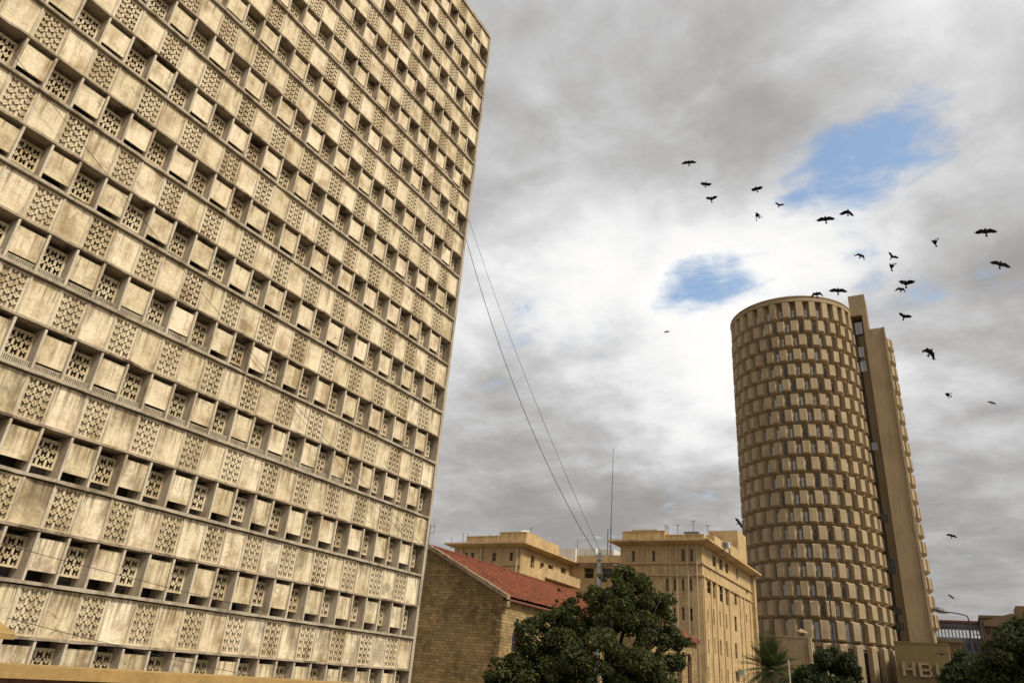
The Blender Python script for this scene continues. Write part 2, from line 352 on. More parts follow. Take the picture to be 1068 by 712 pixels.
# fins between the recessed bays, ribs between the flush panels (meshes about their own foot)
fin_me = MB().box(-.98, 0, -.045, .045, 0, CH-.13).mesh('fin', M['fin'])
rib_me = MB().box(-.16, -.035, -.035, .035, 0, CH-.17).mesh('rib', M['fin'])
fins = []; ribs = []
for k in range(-1, 29):
    for i in range(NC+1):
        y = Y1-i*CW
        if k % 2: 
            if i > 0: fins.append((L(XF, y, zk(k)+.04), 0, 0))
        else:
            ribs.append((L(XF, y, zk(k)+.04), 0, 0))
spread('fin', [fin_me], fins, blk); spread('rib', [rib_me], ribs, blk)
def screen_mesh(w_, h_, rows, name, mats, thick=.07, seed=0):
    """cast screen: solid sheet with rows of H shaped holes and small square holes between them"""
    H = ["11.11", "11.11", "11111", "11111", "11.11", "1...1"]
    nx = 23; ny = rows*8+2; B = np.ones((ny, nx), bool)
    for r in range(rows):
        for c in range(3):
            x0 = 2+c*7; y0 = 2+r*8
            for j, row in enumerate(H):
                for i, ch in enumerate(row):
                    if ch == '1': B[y0+j, x0+i] = False
        if r:
            for c in range(2):
                B[r*8, 7+c*7:9+c*7] = False; B[r*8+1, 7+c*7:9+c*7] = False
            for c in range(3): B[r*8+0, 4+c*7] = False
    cx, cy = w_/nx, h_/ny; mb = MB()
    for j in range(ny):
        i = 0
        while i < nx:
            if not B[j, i]: i += 1; continue
            i2 = i
            while i2 < nx and B[j, i2]: i2 += 1
            y0, y1, z0, z1 = -w_/2+i*cx, -w_/2+i2*cx, j*cy, (j+1)*cy
            mb.poly([(0, y0, z0), (0, y1, z0), (0, y1, z1), (0, y0, z1)])
            i = i2
        for i in range(nx):
            if B[j, i]: continue
            y0, y1, z0, z1 = -w_/2+i*cx, -w_/2+(i+1)*cx, j*cy, (j+1)*cy
            if i > 0 and B[j, i-1]: mb.poly([(0, y0, z0), (0, y0, z1), (-thick, y0, z1), (-thick, y0, z0)])
            if i < nx-1 and B[j, i+1]: mb.poly([(0, y1, z0), (-thick, y1, z0), (-thick, y1, z1), (0, y1, z1)])
            if j > 0 and B[j-1, i]: mb.poly([(0, y0, z0), (-thick, y0, z0), (-thick, y1, z0), (0, y1, z0)])
            if j < ny-1 and B[j+1, i]: mb.poly([(0, y0, z1), (0, y1, z1), (-thick, y1, z1), (-thick, y0, z1)])
    h = w_/2
    for q in ([(0, -h, 0), (0, -h, h_), (-thick, -h, h_), (-thick, -h, 0)], [(0, h, 0), (-thick, h, 0), (-thick, h, h_), (0, h, h_)], [(0, -h, 0), (-thick, -h, 0), (-thick, h, 0), (0, h, 0)], [(0, -h, h_), (0, h, h_), (-thick, h, h_), (-thick, -h, h_)]): mb.poly(q)
    me = bpy.data.meshes.new(name); me.from_pydata(mb.v, [], mb.f)
    for m_ in mats: me.materials.append(m_)
    return me
HF = CH-.17; PWD = CW-.075
fl_plain = MB().box(-.12, 0, -PWD/2, PWD/2, 0, HF).mesh('spandrel_panel', M['panel'])
fl_scr = screen_mesh(PWD, HF, 5, 'spandrel_screen', [M['screen']], .055)
back = MB().box(-.14, -.06, -PWD/2, PWD/2, 0, HF).mesh('screen_backing', M['ledge'])
RW = CW-.10
rc_plain = MB().box(-.06, 0, -RW/2, RW/2, 0, 1.10)
rc_plain.box(.0, .02, -RW/2, -RW/2+.03, 0., 1.10).box(.0, .02, RW/2-.03, RW/2, 0., 1.10)
rc_plain = rc_plain.mesh('sunshade_panel', M['panel'])
rc_scr = screen_mesh(RW-.02, 1.07, 3, 'sunshade_screen', [M['screen']])
gap_scr = MB()
for q in range(14): gap_scr.box(-.05, 0, -RW/2+q*RW/14, -RW/2+q*RW/14+.045, .035, .24)
gap_scr.box(-.052, .002, -RW/2, RW/2, 0, .034).box(-.052, .002, -RW/2, RW/2, .241, .28)
gap_me = gap_scr.mesh('grille', M['frame'])
fp = []; fs = []; rp = []; rs = []; gs = []
for k in range(-1, 29):
    for i in range(NC):
        y = Y1-(i+.5)*CW
        if k % 2 == 0:
            (fp if i % 2 == 0 else fs).append((L(XF-.075, y, zk(k)+.04), 0, 0))
        else:
            j = random.uniform(-.02, .02)
            if i % 2 == 0: rs.append((L(XF-.50, y, zk(k)+.04+.36+j), 0, 0))
            else: rp.append((L(XF-.13, y, zk(k)+.04+.36+j), 0, 0))
            if k in (5,) and i > 6 or (k == 7 and i > 15): gs.append((L(XF-.16, y, zk(k)+.045), 0, 0))
spread('spandrel_panel', [fl_plain], fp, blk); spread('spandrel_screen', [fl_scr], fs, blk)
spread('sunshade_panel', [rc_plain], rp, blk); spread('sunshade_screen', [rc_scr], rs, blk)
spread('grille', [gap_me], gs, blk)
merged('screen_backing', back, [q[0] for q in fs], blk)
ra = empty('rooftop_aerial', (XF-1, Y1+.6, 0), 'thin forked television aerial behind the corner of the panelled office block', 'aerial')
pa = on_y(447, 566, 48); pb = on_y(446.5, 547, 48)
ra.location = tuple(pa)
h = pb[2]-pa[2]
MB().tube([(0, 0, -2.2), (0, 0, h)], .03).build('mast', M['steel'], ra)
MB().tube([(-.35, 0, h*.9), (.45, 0, h*.9)], .02).tube([(-.3, 0, h*.55), (.4, 0, h*.55)], .02).tube([(.4, 0, h*.5), (.4, 0, h*1.1)], .02).build('crossbar', M['steel'], ra)

# ------------------------------------------------------------------ wall builder with openings
def wall_open(mb, P, u0, u1, v0, v1, ops, depth, mi=0):
    us = sorted({u0, u1, *[o[0] for o in ops], *[o[1] for o in ops]}); vs_ = sorted({v0, v1, *[o[2] for o in ops], *[o[3] for o in ops]})
    for a, b in zip(us, us[1:]):
        c = (a+b)/2; run = None
        for d, e in zip(vs_, vs_[1:]):
            f = (d+e)/2
            hole = any(o[0] < c < o[1] and o[2] < f < o[3] for o in ops)
            if hole: continue
            mb.poly([P(a, d, 0), P(b, d, 0), P(b, e, 0), P(a, e, 0)], mi)
    for a, b, d, e in ops:
        mb.poly([P(a, d, 0), P(a, e, 0), P(a, e, depth), P(a, d, depth)], mi); mb.poly([P(b, d, 0), P(b, d, depth), P(b, e, depth), P(b, e, 0)], mi)
        mb.poly([P(a, d, 0), P(a, d, depth), P(b, d, depth), P(b, d, 0)], mi); mb.poly([P(a, e, 0), P(b, e, 0), P(b, e, depth), P(a, e, depth)], mi)
def bar(mb, P, a, b, d, e, w0, w1):
    mb.hexa([P(a, d, w0), P(b, d, w0), P(b, e, w0), P(a, e, w0)], [P(a, d, w1), P(b, d, w1), P(b, e, w1), P(a, e, w1)])
def windows(par, P, ops, depth, fm, gm, mull=1, sill=None):
    for (a, b, d, e) in ops:
        mb = MB(); t = .07
        bar(mb, P, a, a+t, d, e, depth-.06, depth+.02); bar(mb, P, b-t, b, d, e, depth-.06, depth+.02)
        bar(mb, P, a+t, b-t, d, d+t, depth-.06, depth+.02); bar(mb, P, a+t, b-t, e-t, e, depth-.06, depth+.02)
        for q in range(mull):
            z = d+(e-d)*(q+1)/(mull+1)*1.1; bar(mb, P, a+t, b-t, z-.03, z+.03, depth-.05, depth+.01)
        wn = mb.build('window', fm, par)
        MB().poly([P(a, d, depth+.03), P(b, d, depth+.03), P(b, e, depth+.03), P(a, e, depth+.03)]).build('pane', gm, wn)
        if sill:
            sb = MB(); bar(sb, P, a-.1, b+.1, d-.14, d-.01, -.12, .05); sb.build('sill', sill, wn)

# ------------------------------------------------------------------ red roofed hall
HX0, HX1, HY0, HY1 = -48.0, -31.55, 53.0, 93.5
RX, RZ, EZ = -39.78, 11.75, 7.6
hall = empty('brick_hall', (RX, (HY0+HY1)/2, 0), 'old yellow brick hall with red clay tile gable roof and arched windows', 'building')
hl = Vector(hall.location)
mb = MB()
def PE(u, v_, w_): return (HX1-w_-hl.x, u-hl.y, v_)
aops = []
for (xa, xb, ya, yb) in ((534, 545, 652, 680),):
    A = on_x(xa, (ya+yb)/2, HX1); B = on_x(xb, (ya+yb)/2, HX1); T = on_x((xa+xb)/2, ya, HX1); Bo = on_x((xa+xb)/2, yb, HX1)
    aops.append((A[1], B[1], max(Bo[2], 1.2), T[2]))
for yy in (61.5, 66, 70.5, 75): aops.append((yy, yy+1.5, 2.0, 5.2))
aops.sort()
wall_open(mb, PE, HY0, HY1, 0, EZ-.05, aops, .45)
def arches(mb, P, ops):
    for (a, b, d, e) in ops:      # arch heads
        n = 8; r = (b-a)/2; c = (a+b)/2
        pts = [(c-r*math.cos(math.pi*i/n), e-r+r*math.sin(math.pi*i/n)) for i in range(n+1)]
        for i in range(n):
            k_ = a if i < n/2 else b
            mb.poly([P(pts[i][0], pts[i][1], .002), P(pts[i+1][0], pts[i+1][1], .002), P(k_, e, .002)])
            mb.poly([P(pts[i][0], pts[i][1], .002), P(pts[i+1][0], pts[i+1][1], .002), P(pts[i+1][0], pts[i+1][1], .4), P(pts[i][0], pts[i][1], .4)])
arches(mb, PE, aops)
slope = (RZ-EZ)/(HX1+.45-RX)
ez = RZ-slope*(HX1-RX)-.12
for yy in (HY0, HY1):
    mb.poly([(HX0-hl.x, yy-hl.y, 0), (HX1-hl.x, yy-hl.y, 0), (HX1-hl.x, yy-hl.y, ez), (0, yy-hl.y, RZ-.12), (HX0-hl.x, yy-hl.y, ez)])
mb.poly([(HX0-hl.x, HY0-hl.y, 0), (HX0-hl.x, HY1-hl.y, 0), (HX0-hl.x, HY1-hl.y, ez), (HX0-hl.x, HY0-hl.y, ez)])
mb.build('wall', M['brick'], hall)
windows(hall, PE, aops, .40, M['redtrim'], M['dglass'], 2)
WGX, WY0, WY1 = -27.8, 77.0, 94.3                                # side wing near the far end
def PW_(u, v_, w_): return (WGX-w_-hl.x, u-hl.y, v_)
wops = []
for (xa, xb, ya, yb) in ((706.6, 711.0, 679, 712), (717.2, 721.6, 681, 711)):
    ym = (ya+yb)/2; A = on_x(xa, ym, WGX); B = on_x(xb, ym, WGX); T = on_x((xa+xb)/2, ya, WGX); wops.append((A[1], B[1], 1.5, T[2]))
wops = [(79.2, 81.0, 1.5, wops[0][3])]+wops
mb = MB(); wall_open(mb, PW_, WY0, WY1, 0, 7.45, wops, .45); arches(mb, PW_, wops)
for yy in (WY0, WY1): mb.poly([(WGX-hl.x, yy-hl.y, 0), (WGX-hl.x, yy-hl.y, 7.45), (-32-hl.x, yy-hl.y, 9.75), (-34.5-hl.x, yy-hl.y, 8.4), (-34.5-hl.x, yy-hl.y, 0)])
mb.build('wing_wall', M['brick'], hall)
windows(hall, PW_, wops, .40, M['redtrim'], M['dglass'], 2)
mb = MB()
for i in range(70):
    y0_ = WY0-.1+i*.2486; 
    mb.hexa([(WGX+.42-hl.x, y0_-hl.y, 7.42), (WGX+.42-hl.x, y0_+.12-hl.y, 7.50), (WGX+.42-hl.x, y0_+.245-hl.y, 7.42)], [(-32-hl.x, y0_-hl.y, 9.93), (-32-hl.x, y0_+.12-hl.y, 10.01), (-32-hl.x, y0_+.245-hl.y, 9.93)])
mb.poly([(-32-hl.x, WY0-hl.y, 9.95), (-35-hl.x, WY0-hl.y, 8.3), (-35-hl.x, WY1-hl.y, 8.3), (-32-hl.x, WY1-hl.y, 9.95)])
mb.poly([(WGX+.42-hl.x, WY0-.1-hl.y, 7.40), (WGX+.42-hl.x, WY1+.1-hl.y, 7.40), (-32-hl.x, WY1+.1-hl.y, 9.9), (-32-hl.x, WY0-.1-hl.y, 9.9)])
mb.build('roof', M['tile'], hall)
mb = MB().hexa([(WGX+.5-hl.x, WY1+.1-hl.y, 7.32), (WGX+.5-hl.x, WY1+.4-hl.y, 7.32), (WGX+.5-hl.x, WY1+.4-hl.y, 7.62), (WGX+.5-hl.x, WY1+.1-hl.y, 7.62)], [(-32-hl.x, WY1+.1-hl.y, 9.9), (-32-hl.x, WY1+.4-hl.y, 9.9), (-32-hl.x, WY1+.4-hl.y, 10.2), (-32-hl.x, WY1+.1-hl.y, 10.2)]).build('verge_coping', M['coping'], hall)
MB().box(WGX+.38-hl.x, WGX+.5-hl.x, WY0-hl.y, WY1-hl.y, 7.22, 7.37).build('gutter', M['redtrim'], hall)
def roof_slope(side, x_eave, y0, y1):
    mb = MB(); ny = int((y1-y0)/.0625); nx = 26
    xs = np.linspace(RX, x_eave, nx+1); ys = np.linspace(y0, y1, ny+1)
    wob = rng.normal(0, .012, (nx, ny//4+2))
    V = []; Fc = []
    for i in range(nx):
        for e in (0, 1):
            x = xs[i+e]; zb = RZ-slope*abs(x-RX)+(.045 if e else .0)
            z = zb+.075*np.abs(np.sin((ys-y0)*math.pi/.3125))+wob[i, (np.arange(ny+1)//5)]
            V.append(np.stack([np.full(ny+1, x-hl.x), ys-hl.y, z], 1))
    V = np.concatenate(V); n1 = ny+1
    for r in range(2*nx-1):
        for j in range(ny): Fc.append((r*n1+j, r*n1+j+1, (r+1)*n1+j+1, (r+1)*n1+j))
    me = bpy.data.meshes.new('roof'); me.from_pydata(V.tolist(), [], Fc); me.materials.append(M['tile'])
    return link('roof', me, hall)
roof_slope(1, HX1+.45, HY0+.1, HY1-.1)
sl2 = MB(); sl2.poly([(0, HY0+.1-hl.y, RZ+.02), (HX0-.5-hl.x, HY0+.1-hl.y, ez-.1), (HX0-.5-hl.x, HY1-.1-hl.y, ez-.1), (0, HY1-.1-hl.y, RZ+.02)]); sl2.build('roof', M['tile'], hall)
MB().tube([(0, HY0-hl.y, RZ+.08), (0, HY1-hl.y, RZ+.08)], .14, 8).build('ridge_tile', M['tile'], hall)
for yy in (HY0, HY1):                                             # verge copings, in short uneven stones
    mb = MB(); n = 22
    for s_ in (1, -1):
        for i in range(n):
            t0 = i/n; t1 = (i+.985)/n; X = HX1+.55-RX; j = rng.normal(0, .02)
            def q(t, dz, dy): return (s_*X*t, yy-hl.y+dy, RZ-slope*X*t+dz)
            mb.hexa([q(t0, -.16, -.28), q(t0, .2+j, -.28), q(t0, .2+j, .22), q(t0, -.16, .22)], [q(t1, -.16, -.28), q(t1, .2+j, -.28), q(t1, .2+j, .22), q(t1, -.16, .22)])
    mb.build('verge_coping', M['coping'], hall)
MB().box(HX1+.36-hl.x, HX1+.52-hl.x, HY0+.25-hl.y, HY1-.25-hl.y, EZ-.28, EZ-.12).box(HX1-hl.x, HX1+.36-hl.x, HY0+.25-hl.y, HY1-.25-hl.y, EZ-.16, EZ-.10).build('gutter', M['redtrim'], hall)
mb = MB()
for i in range(19):                                               # quoins
    q = .55 if i % 2 else .32; z = .2+i*.36
    mb.box(HX1-q-hl.x, HX1+.04-hl.x, HY0-.04-hl.y, HY0+q-hl.y, z, z+.33)
mb.box(HX1-.2-hl.x, HX1+.5-hl.x, HY0-.1-hl.y, HY0+.35-hl.y, EZ-.75, EZ-.32)
mb.build('quoin', M['brick'], hall)

# ------------------------------------------------------------------ ochre stone office building (two wings and a link)
stone = empty('stone_office', (-45, 120, 0), 'ochre stone office building with two flat roofed wings and wide overhanging eaves', 'building')
sv = Vector(stone.location)
def S(x, y, z): return (x-sv.x, y-sv.y, z)
def sbox(name, m, x0, x1, y0, y1, z0, z1):
    a = S(x0, y0, z0); b = S(x1, y1, z1); return MB().box(a[0], b[0], a[1], b[1], z0, z1).build(name, m, stone)
BX0, BX1, BY0, BY1, BZ = -43.2, -30.4, 107.2, 139.0, 22.0
CX0, CX1, DY, DZ = -74.6, -61.0, 126.5, 21.6
def PF(u, v_, w_): return S(u, BY0+w_, v_)              # faces the camera street end (-Y)
def PRt(u, v_, w_): return S(BX1-w_, u, v_)             # faces +X
def PCr(u, v_, w_): return S(CX1-w_, u, v_)
def PD(u, v_, w_): return S(u, DY+w_, v_)
def rect_y(q, Y): 
    a = on_y(q[0], q[2], Y); b = on_y(q[1], q[3], Y); return (a[0], b[0], b[2], a[2])
def rect_x(q, X):
    xm = (q[0]+q[1])/2; ym = (q[2]+q[3])/2
    a = on_x(q[0], ym, X); b = on_x(q[1], ym, X); t = on_x(xm, q[2], X); l = on_x(xm, q[3], X); return (a[1], b[1], l[2], t[2])
wB = [rect_y(q, BY0) for q in ((659, 662, 574, 585.5), (680, 683.3, 574, 585.5), (710.3, 714.6, 572.5, 585.2), (719.2, 723, 572.5, 585.2),
      (694.3, 697.2, 603, 616), (702.3, 705.3, 603, 616), (710.8, 713.8, 603, 616), (719, 722, 603, 616), (711, 714, 633, 646.5), (719.3, 722.5, 633.5, 647.5), (702, 705, 633, 646.5), (694, 697, 633, 646), (656, 659, 604, 617), (672, 675, 604, 617), (656, 659, 634, 647), (672, 675, 634, 647))]
wall = MB(); wall_open(wall, PF, BX0, BX1, 0, BZ, wB, .4)
wR = [rect_x(q, BX1) for q in ((743, 746.6, 579.2, 590.4), (750, 753.6, 582.6, 594), (756.5, 759.5, 586.8, 597.4), (768, 769.7, 592.6, 603.6),
      (737.4, 741.2, 606, 618.4), (743.6, 746.2, 607, 624), (750.6, 753.4, 610.5, 627), (757, 759.4, 613, 631), (766, 768.6, 616.5, 630.5), (778.2, 780.0, 613.6, 619),
      (737.8, 738.9, 636, 649.5), (743.8, 745.2, 635, 651), (750.7, 752.0, 637, 653), (757.2, 758.6, 640, 655.5), (766.2, 768.8, 642.5, 658.3), (778, 779.2, 640, 648),
      (738.6, 739.8, 667, 681.5), (744.2, 746.2, 665, 682), (751.2, 752.8, 667, 683.5), (757.8, 759.4, 668.5, 684.5), (767, 769.2, 670.5, 686.5),
      (738.9, 739.9, 695, 710), (744.9, 746.4, 696, 710.5), (752, 753.4, 697, 711), (758.7, 760.2, 698, 711.5))]
wall_open(wall, PRt, BY0, BY1, 0, BZ, wR, .2)
wall.poly([S(BX0, BY0, 0), S(BX0, DY, 0), S(BX0, DY, BZ), S(BX0, BY0, BZ)]).poly([S(BX0, BY1, 0), S(BX1, BY1, 0), S(BX1, BY1, BZ), S(BX0, BY1, BZ)])
wC = [rect_y(q, BY0) for q in ((485, 487.6, 575.8, 580.5), (491, 494.3, 575.8, 582.5), (513.8, 516.8, 576, 585), (531.6, 534.6, 575.5, 584.5), (513.8, 516.8, 597, 606), (531.6, 534.6, 597, 606))]
wall_open(wall, PF, CX0, CX1, 0, BZ, wC, .4)
wCr = [rect_x(q, CX1) for q in ((553.5, 557.5, 579, 592), (563.5, 567.5, 586.5, 593), (571.5, 577, 589, 594.5), (585, 590.5, 591.5, 598.5), (594.5, 600.8, 592.5, 601))]
wCr = [(a, min(b, DY-.4), d, e) for a, b, d, e in wCr]
wall_open(wall, PCr, BY0, DY, 0, BZ, wCr, .5)
wD = [rect_y(q, DY) for q in ((609.5, 619, 591.6, 602.6), (627.6, 638.2, 592, 602.6), (609.5, 619, 618, 628), (627.6, 638, 618, 628))]
wall_open(wall, PD, CX1, BX0, 0, DZ, wD, .5)
wall.poly([S(CX0, BY0, 0), S(CX0, BY1, 0), S(CX0, BY1, BZ), S(CX0, BY0, BZ)])
wall.build('wall', M['ochre'], stone)
windows(stone, PF, wB+wC, .34, M['ochre_trim'], M['dglass']); windows(stone, PRt, wR, .14, M['ochre_trim'], M['dglass']); windows(stone, PCr, wCr, .42, M['ochre_trim'], M['dglass'], 2); windows(stone, PD, wD, .42, M['ochre_trim'], M['dglass'], 1)
# eaves: thin soffit with thicker edge, roofs, parapets
def eave(x0, x1, y0, y1, z):
    mb = MB(); a = S(x0, y0, 0); b = S(x1, y1, 0)
    mb.hexa([(a[0]+1.0, a[1]+1.0, z-.38), (b[0]-1.0, a[1]+1.0, z-.38), (b[0]-1.0, b[1]-1.0, z-.38), (a[0]+1.0, b[1]-1.0, z-.38)], [(a[0], a[1], z-.02), (b[0], a[1], z-.02), (b[0], b[1], z-.02), (a[0], b[1], z-.02)])
    mb.box(a[0]-.02, b[0]+.02, a[1]-.02, b[1]+.02, z-.018, z+.26)
    return mb.build('eave', M['ochre_trim'], stone)
eave(BX0-1.5, BX1+1.5, BY0-1.4, BY1+1.2, BZ+.05); eave(CX0-1.4, CX1+1.4, BY0-1.4, DY+6, BZ+.05)
sbox('roof', M['paving'], CX1+1.43, BX0-1.53, DY+.1, DY+10, DZ, DZ+.2)
def parapet(x0, x1, y0, y1, z0, z1, t=.3):
    mb = MB(); a = S(x0, y0, 0); b = S(x1, y1, 0)
    mb.box(a[0], b[0], a[1], a[1]+t, z0, z1).box(b[0]-t, b[0], a[1]+t+.003, b[1], z0, z1).box(a[0], a[0]+t, a[1]+t+.003, b[1], z0, z1)
    mb.box(a[0]-.04, b[0]+.05, a[1]-.05, a[1]+t+.0, z1+.002, z1+.10)
    return mb.build('parapet', M['ochre'], stone)
ZE = BZ+.31
parapet(-43.6, -36.6, 109.0, 118, ZE, 24.1); parapet(-36.55, -30.6, 109.3, 139, ZE, 23.5)
sbox('roof_house', M['ochre'], -36.2, -31.0, 132.6, 138.8, ZE, 28.8)
for (ya, yb) in ((117, 125), (125.02, 132.5)): sbox('roof_house', M['ochre'], -33.5, -31.02, ya, yb, ZE, 24.9 if ya < 120 else 25.3)
sbox('roof_house', M['ochre'], -42.4, -38.2, 110, 113, ZE+1.85, ZE+2.3)
parapet(-73.5, -66.8, 109, 118, ZE, 23.9); parapet(-66.7, -61.3, 109.2, 122, ZE, 24.5)
sbox('roof_house', M['ochre'], -66.2, -62.4, 112, 117, ZE, 25.1)
MB().hexa(*[[(S(0, 0, 0)[0]+x, S(0, 114, 0)[1]+y, z) for x, y in ((r*math.cos(t*.7854)-64.4, r*math.sin(t*.7854)) for t in range(8))] for r, z in ((1.3, 25.1), (.9, 25.7))]).build('water_tank', M['white'], stone)
# string courses, sills band, pilasters
def zof(q, X=None, Y=None): return (on_x(*q, X) if X else on_y(*q, Y))[2]
z1 = zof((700, 587.2), Y=BY0); z2 = zof((733, 600), Y=BY0)
mb = MB()
for z_, t_ in ((z1, .24), (z2, .2)):
    a = S(BX0, BY0, 0); b = S(BX1, BY1, 0)
    mb.box(a[0], b[0]+.22, a[1]-.22, a[1]-.002, z_-t_/2, z_+t_/2).box(b[0]+.002, b[0]+.22, a[1]+.0, b[1], z_-t_/2, z_+t_/2)
mb.build('string_course', M['ochre_trim'], stone)
sbox('string_course', M['ochre_trim'], CX0, CX1+.2, BY0-.2, BY0-.003, zof((525, 588.5), Y=BY0)-.15, zof((525, 588.5), Y=BY0)+.1)
for px_, wd in ((735.3, .5), (742.6, .45), (748.4, .6), (755, .6), (761.5, .6), (773, .9), (776.8, .5), (783, .8), (787, .6), (790.2, .5)):
    Y = on_x(px_, 650, BX1)[1]
    if Y < BY1-.3: sbox('pilaster', M['ochre_trim'], BX1+.003, BX1+.16, Y-wd/2, Y+wd/2, 0, z2-.12)
sbox('corner_pier', M['ochre_trim'], BX1+.003, BX1+.6, BY1-1.1, BY1+.2, 0, BZ-.4)
for px_, py0, py1 in ((699.6, 561, 690), (706.5, 563, 690), (718, 575, 690), (727.4, 573, 706)):
    a = on_y(px_, 600, BY0-.14); sbox('downpipe', M['pipe'], a[0]-.06, a[0]+.06, BY0-.34, BY0-.16, 3, BZ-.4)
for px_ in (481.5, 501.8, 539.5):
    a = on_y(px_, 580, BY0-.14); sbox('downpipe', M['pipe'], a[0]-.12, a[0]+.12, BY0-.38, BY0-.16, 3, BZ-.4)
a = on_y(623, 600, DY); sbox('downpipe', M['pipe'], a[0]+.5, a[0]+.7, DY-.3, DY-.1, 3, DZ-.2)
# link parapet and balcony along the recessed wing side
za = zof((620, 579), Y=DY-.4); zb = zof((620, 586.8), Y=DY-.4)
sbox('parapet', M['ochre'], CX1+1.45, BX0-1.55, DY-.5, DY-.2, zb, za)
sbox('eave', M['redtrim'], CX1+1.45, BX0-1.55, DY-.7, DY-.01, zb-.22, zb-.004)
p1 = on_x(569, 590.5, -58.2); p2 = on_x(602, 603, -58.2)
sbox('balcony', M['ochre_trim'], -58.6, -58.2, p1[1], p2[1]+1.4, p1[2]-1.7, p1[2]-.1)
sbox('balcony_floor', M['ochre_trim'], CX1+.003, -58.61, p1[1], p2[1]+1.4, p1[2]-1.7, p1[2]-1.45)
A = S(-58.2, p1[1], p1[2]-.1)
MB().hexa([(A[0], A[1]-.02, A[2]), (A[0], A[1]-.02, A[2]-4), (A[0], A[1]-5.2, A[2]-4), (A[0], A[1]-5.2, A[2]-2.6)], [(A[0]-.4, A[1]-.02, A[2]), (A[0]-.4, A[1]-.02, A[2]-4), (A[0]-.4, A[1]-5.2, A[2]-4), (A[0]-.4, A[1]-5.2, A[2]-2.6)]).build('stair_wall', M['ochre'], stone)
# roof clutter
for (xa, xb, ya, yb, Y) in ((601, 621, 571.5, 580, 132), (623.6, 640, 572.5, 580, 131), (583, 600, 571.5, 580, 131)):
    A = on_y(xa, ya, Y); B = on_y(xb, yb, Y)
    sbox('roof_shed', M['white'], A[0], B[0], Y, Y+4, DZ+.21, A[2])
for (x, yt, yb, Y) in ((471.5, 560, 569, 108.5), (483.6, 555, 562, 109.5), (488.3, 555.5, 562, 109.5), (553.8, 550.5, 566, 115), (694.3, 547.5, 556, 110), (696.5, 549.5, 556, 110), (706.8, 546.8, 560, 110), (723, 542.5, 557, 112), (738, 547.5, 556, 113), (602.5, 562, 585, 128), (511, 556, 560, 112)):
    A = on_y(x, yt, Y); B = on_y(x, yb, Y)
    a = S(A[0], Y, B[2]-.5); b = S(A[0], Y, A[2])
    mb = MB().tube([a, b], .05)
    if yt < 551: mb.tube([(b[0]-.35, b[1], b[2]-.05), (b[0]+.35, b[1], b[2]-.05)], .05)
    mb.build('aerial', M['steel'], stone)
A = on_y(713, 553.5, 111); B = on_y(728, 557, 111)
sbox('roof_tray', M['steel'], A[0], B[0], 111, 112, A[2]-.35, A[2]-.1)
# sign box and air conditioner on the +X face
sg = empty('wall_sign', (BX1, 0, 0), 'small teal faced box hung on the sunny ochre stone wall', 'sign')
A = on_x(768.3, 697, BX1+.7); B = on_x(779, 704.5, BX1+.7); Y_ = (A[1]+B[1])/2; zt, zb_ = A[2], B[2]
sg.location = (BX1, Y_, zb_)
hw = 1.1
MB().box(.40, .72, -hw-.12, hw+.12, -.18, zt-zb_+.15).build('case', M['ochre_trim'], sg)
MB().box(.721, .75, -hw, hw, 0, zt-zb_).build('face', M['teal'], sg)
MB().poly([(.395, -hw, -.1), (.73, -hw-.1, -.05), (.73, -hw-.1, .02), (.395, -hw, .05)]).box(.003, .40, -.3, .3, .1, .5).build('bracket', M['steel'], sg)
ac = empty('air_conditioner', (-31.2, 118, 23.4), 'pale air conditioner unit behind the stone building parapet', 'air conditioner')
A = on_y(757, 567, 114.2); ac.location = (A[0], 114.2, A[2]-.7); 
MB().box(-.55, .55, -.3, .3, 0, 1.0).build('casing', M['white'], ac)
MB().box(-.42, .3, -.34, -.303, .12, .88).build('grille', M['steel'], ac)
MB().box(-.6, -.45, -.25, .25, -.9, -.004).box(.45, .6, -.25, .25, -.9, -.004).build('stand', M['steel'], ac)
# lattice mast on the link roof
ms = empty('radio_mast', tuple(on_y(636.8, 575, 127.5)), 'tall slim radio mast above the roof of the ochre stone building', 'mast')
ms.location.z = DZ+.2; ht = on_y(638.5, 467, 127.5)[2]-ms.location.z
MB().tube([(0, 0, 0), (0, 0, ht*.32)], .13, 6).build('base_tube', M['steel'], ms)
MB().tube([(0, 0, ht*.32), (.1, 0, ht*.7), (.18, 0, ht)], [.09, .07, .04], 6).build('pole', M['steel'], ms)
MB().tube([(-.62, 0, 0), (-.62, 0, ht*.30)], .09, 6).tube([(-.62, 0, ht*.15), (0, 0, ht*.15)], .05).build('side_tube', M['steel'], ms)

# ------------------------------------------------------------------ round tower with faceted hoods
TC = (-27.27, 193.4); RH = 4.1; RB = 18.57; NP = 30; RWALL = 15.05; ROUT = 16.25
tow = empty('round_tower', (TC[0], TC[1], 0), 'tall round sand coloured office tower covered in faceted concrete window hoods', 'building')
def hood(z0, z1, bw, fw, dep, ch_b, ch_t, h_):       # steep on its left flank, splayed on its right
    A = [(-bw[0], z0), (bw[1], z0), (bw[1], z1), (-bw[0], z1)]; B = [(-fw[0], z0+ch_b), (fw[1], z0+ch_b), (fw[1], z1-ch_t), (-fw[0], z1-ch_t)]
    mb = MB(); mb.hexa([(RWALL-.25, t, z) for t, z in A], [(RWALL+dep, t, z) for t, z in B], 0, (False, True)); return mb.mesh(h_, M['tower'])
BWD, FWD = (1.05, 1.18), (.94, .62)
hood_me = hood(-.05, RH+.02, BWD, FWD, 1.2, .66, .62, 'window_hood')
hood_top = hood(-.05, 5.15, BWD, FWD, 1.05, .75, .10, 'window_hood')
hood_low = hood(.0, 4.6, BWD, FWD, 1.2, .5, .55, 'window_hood')
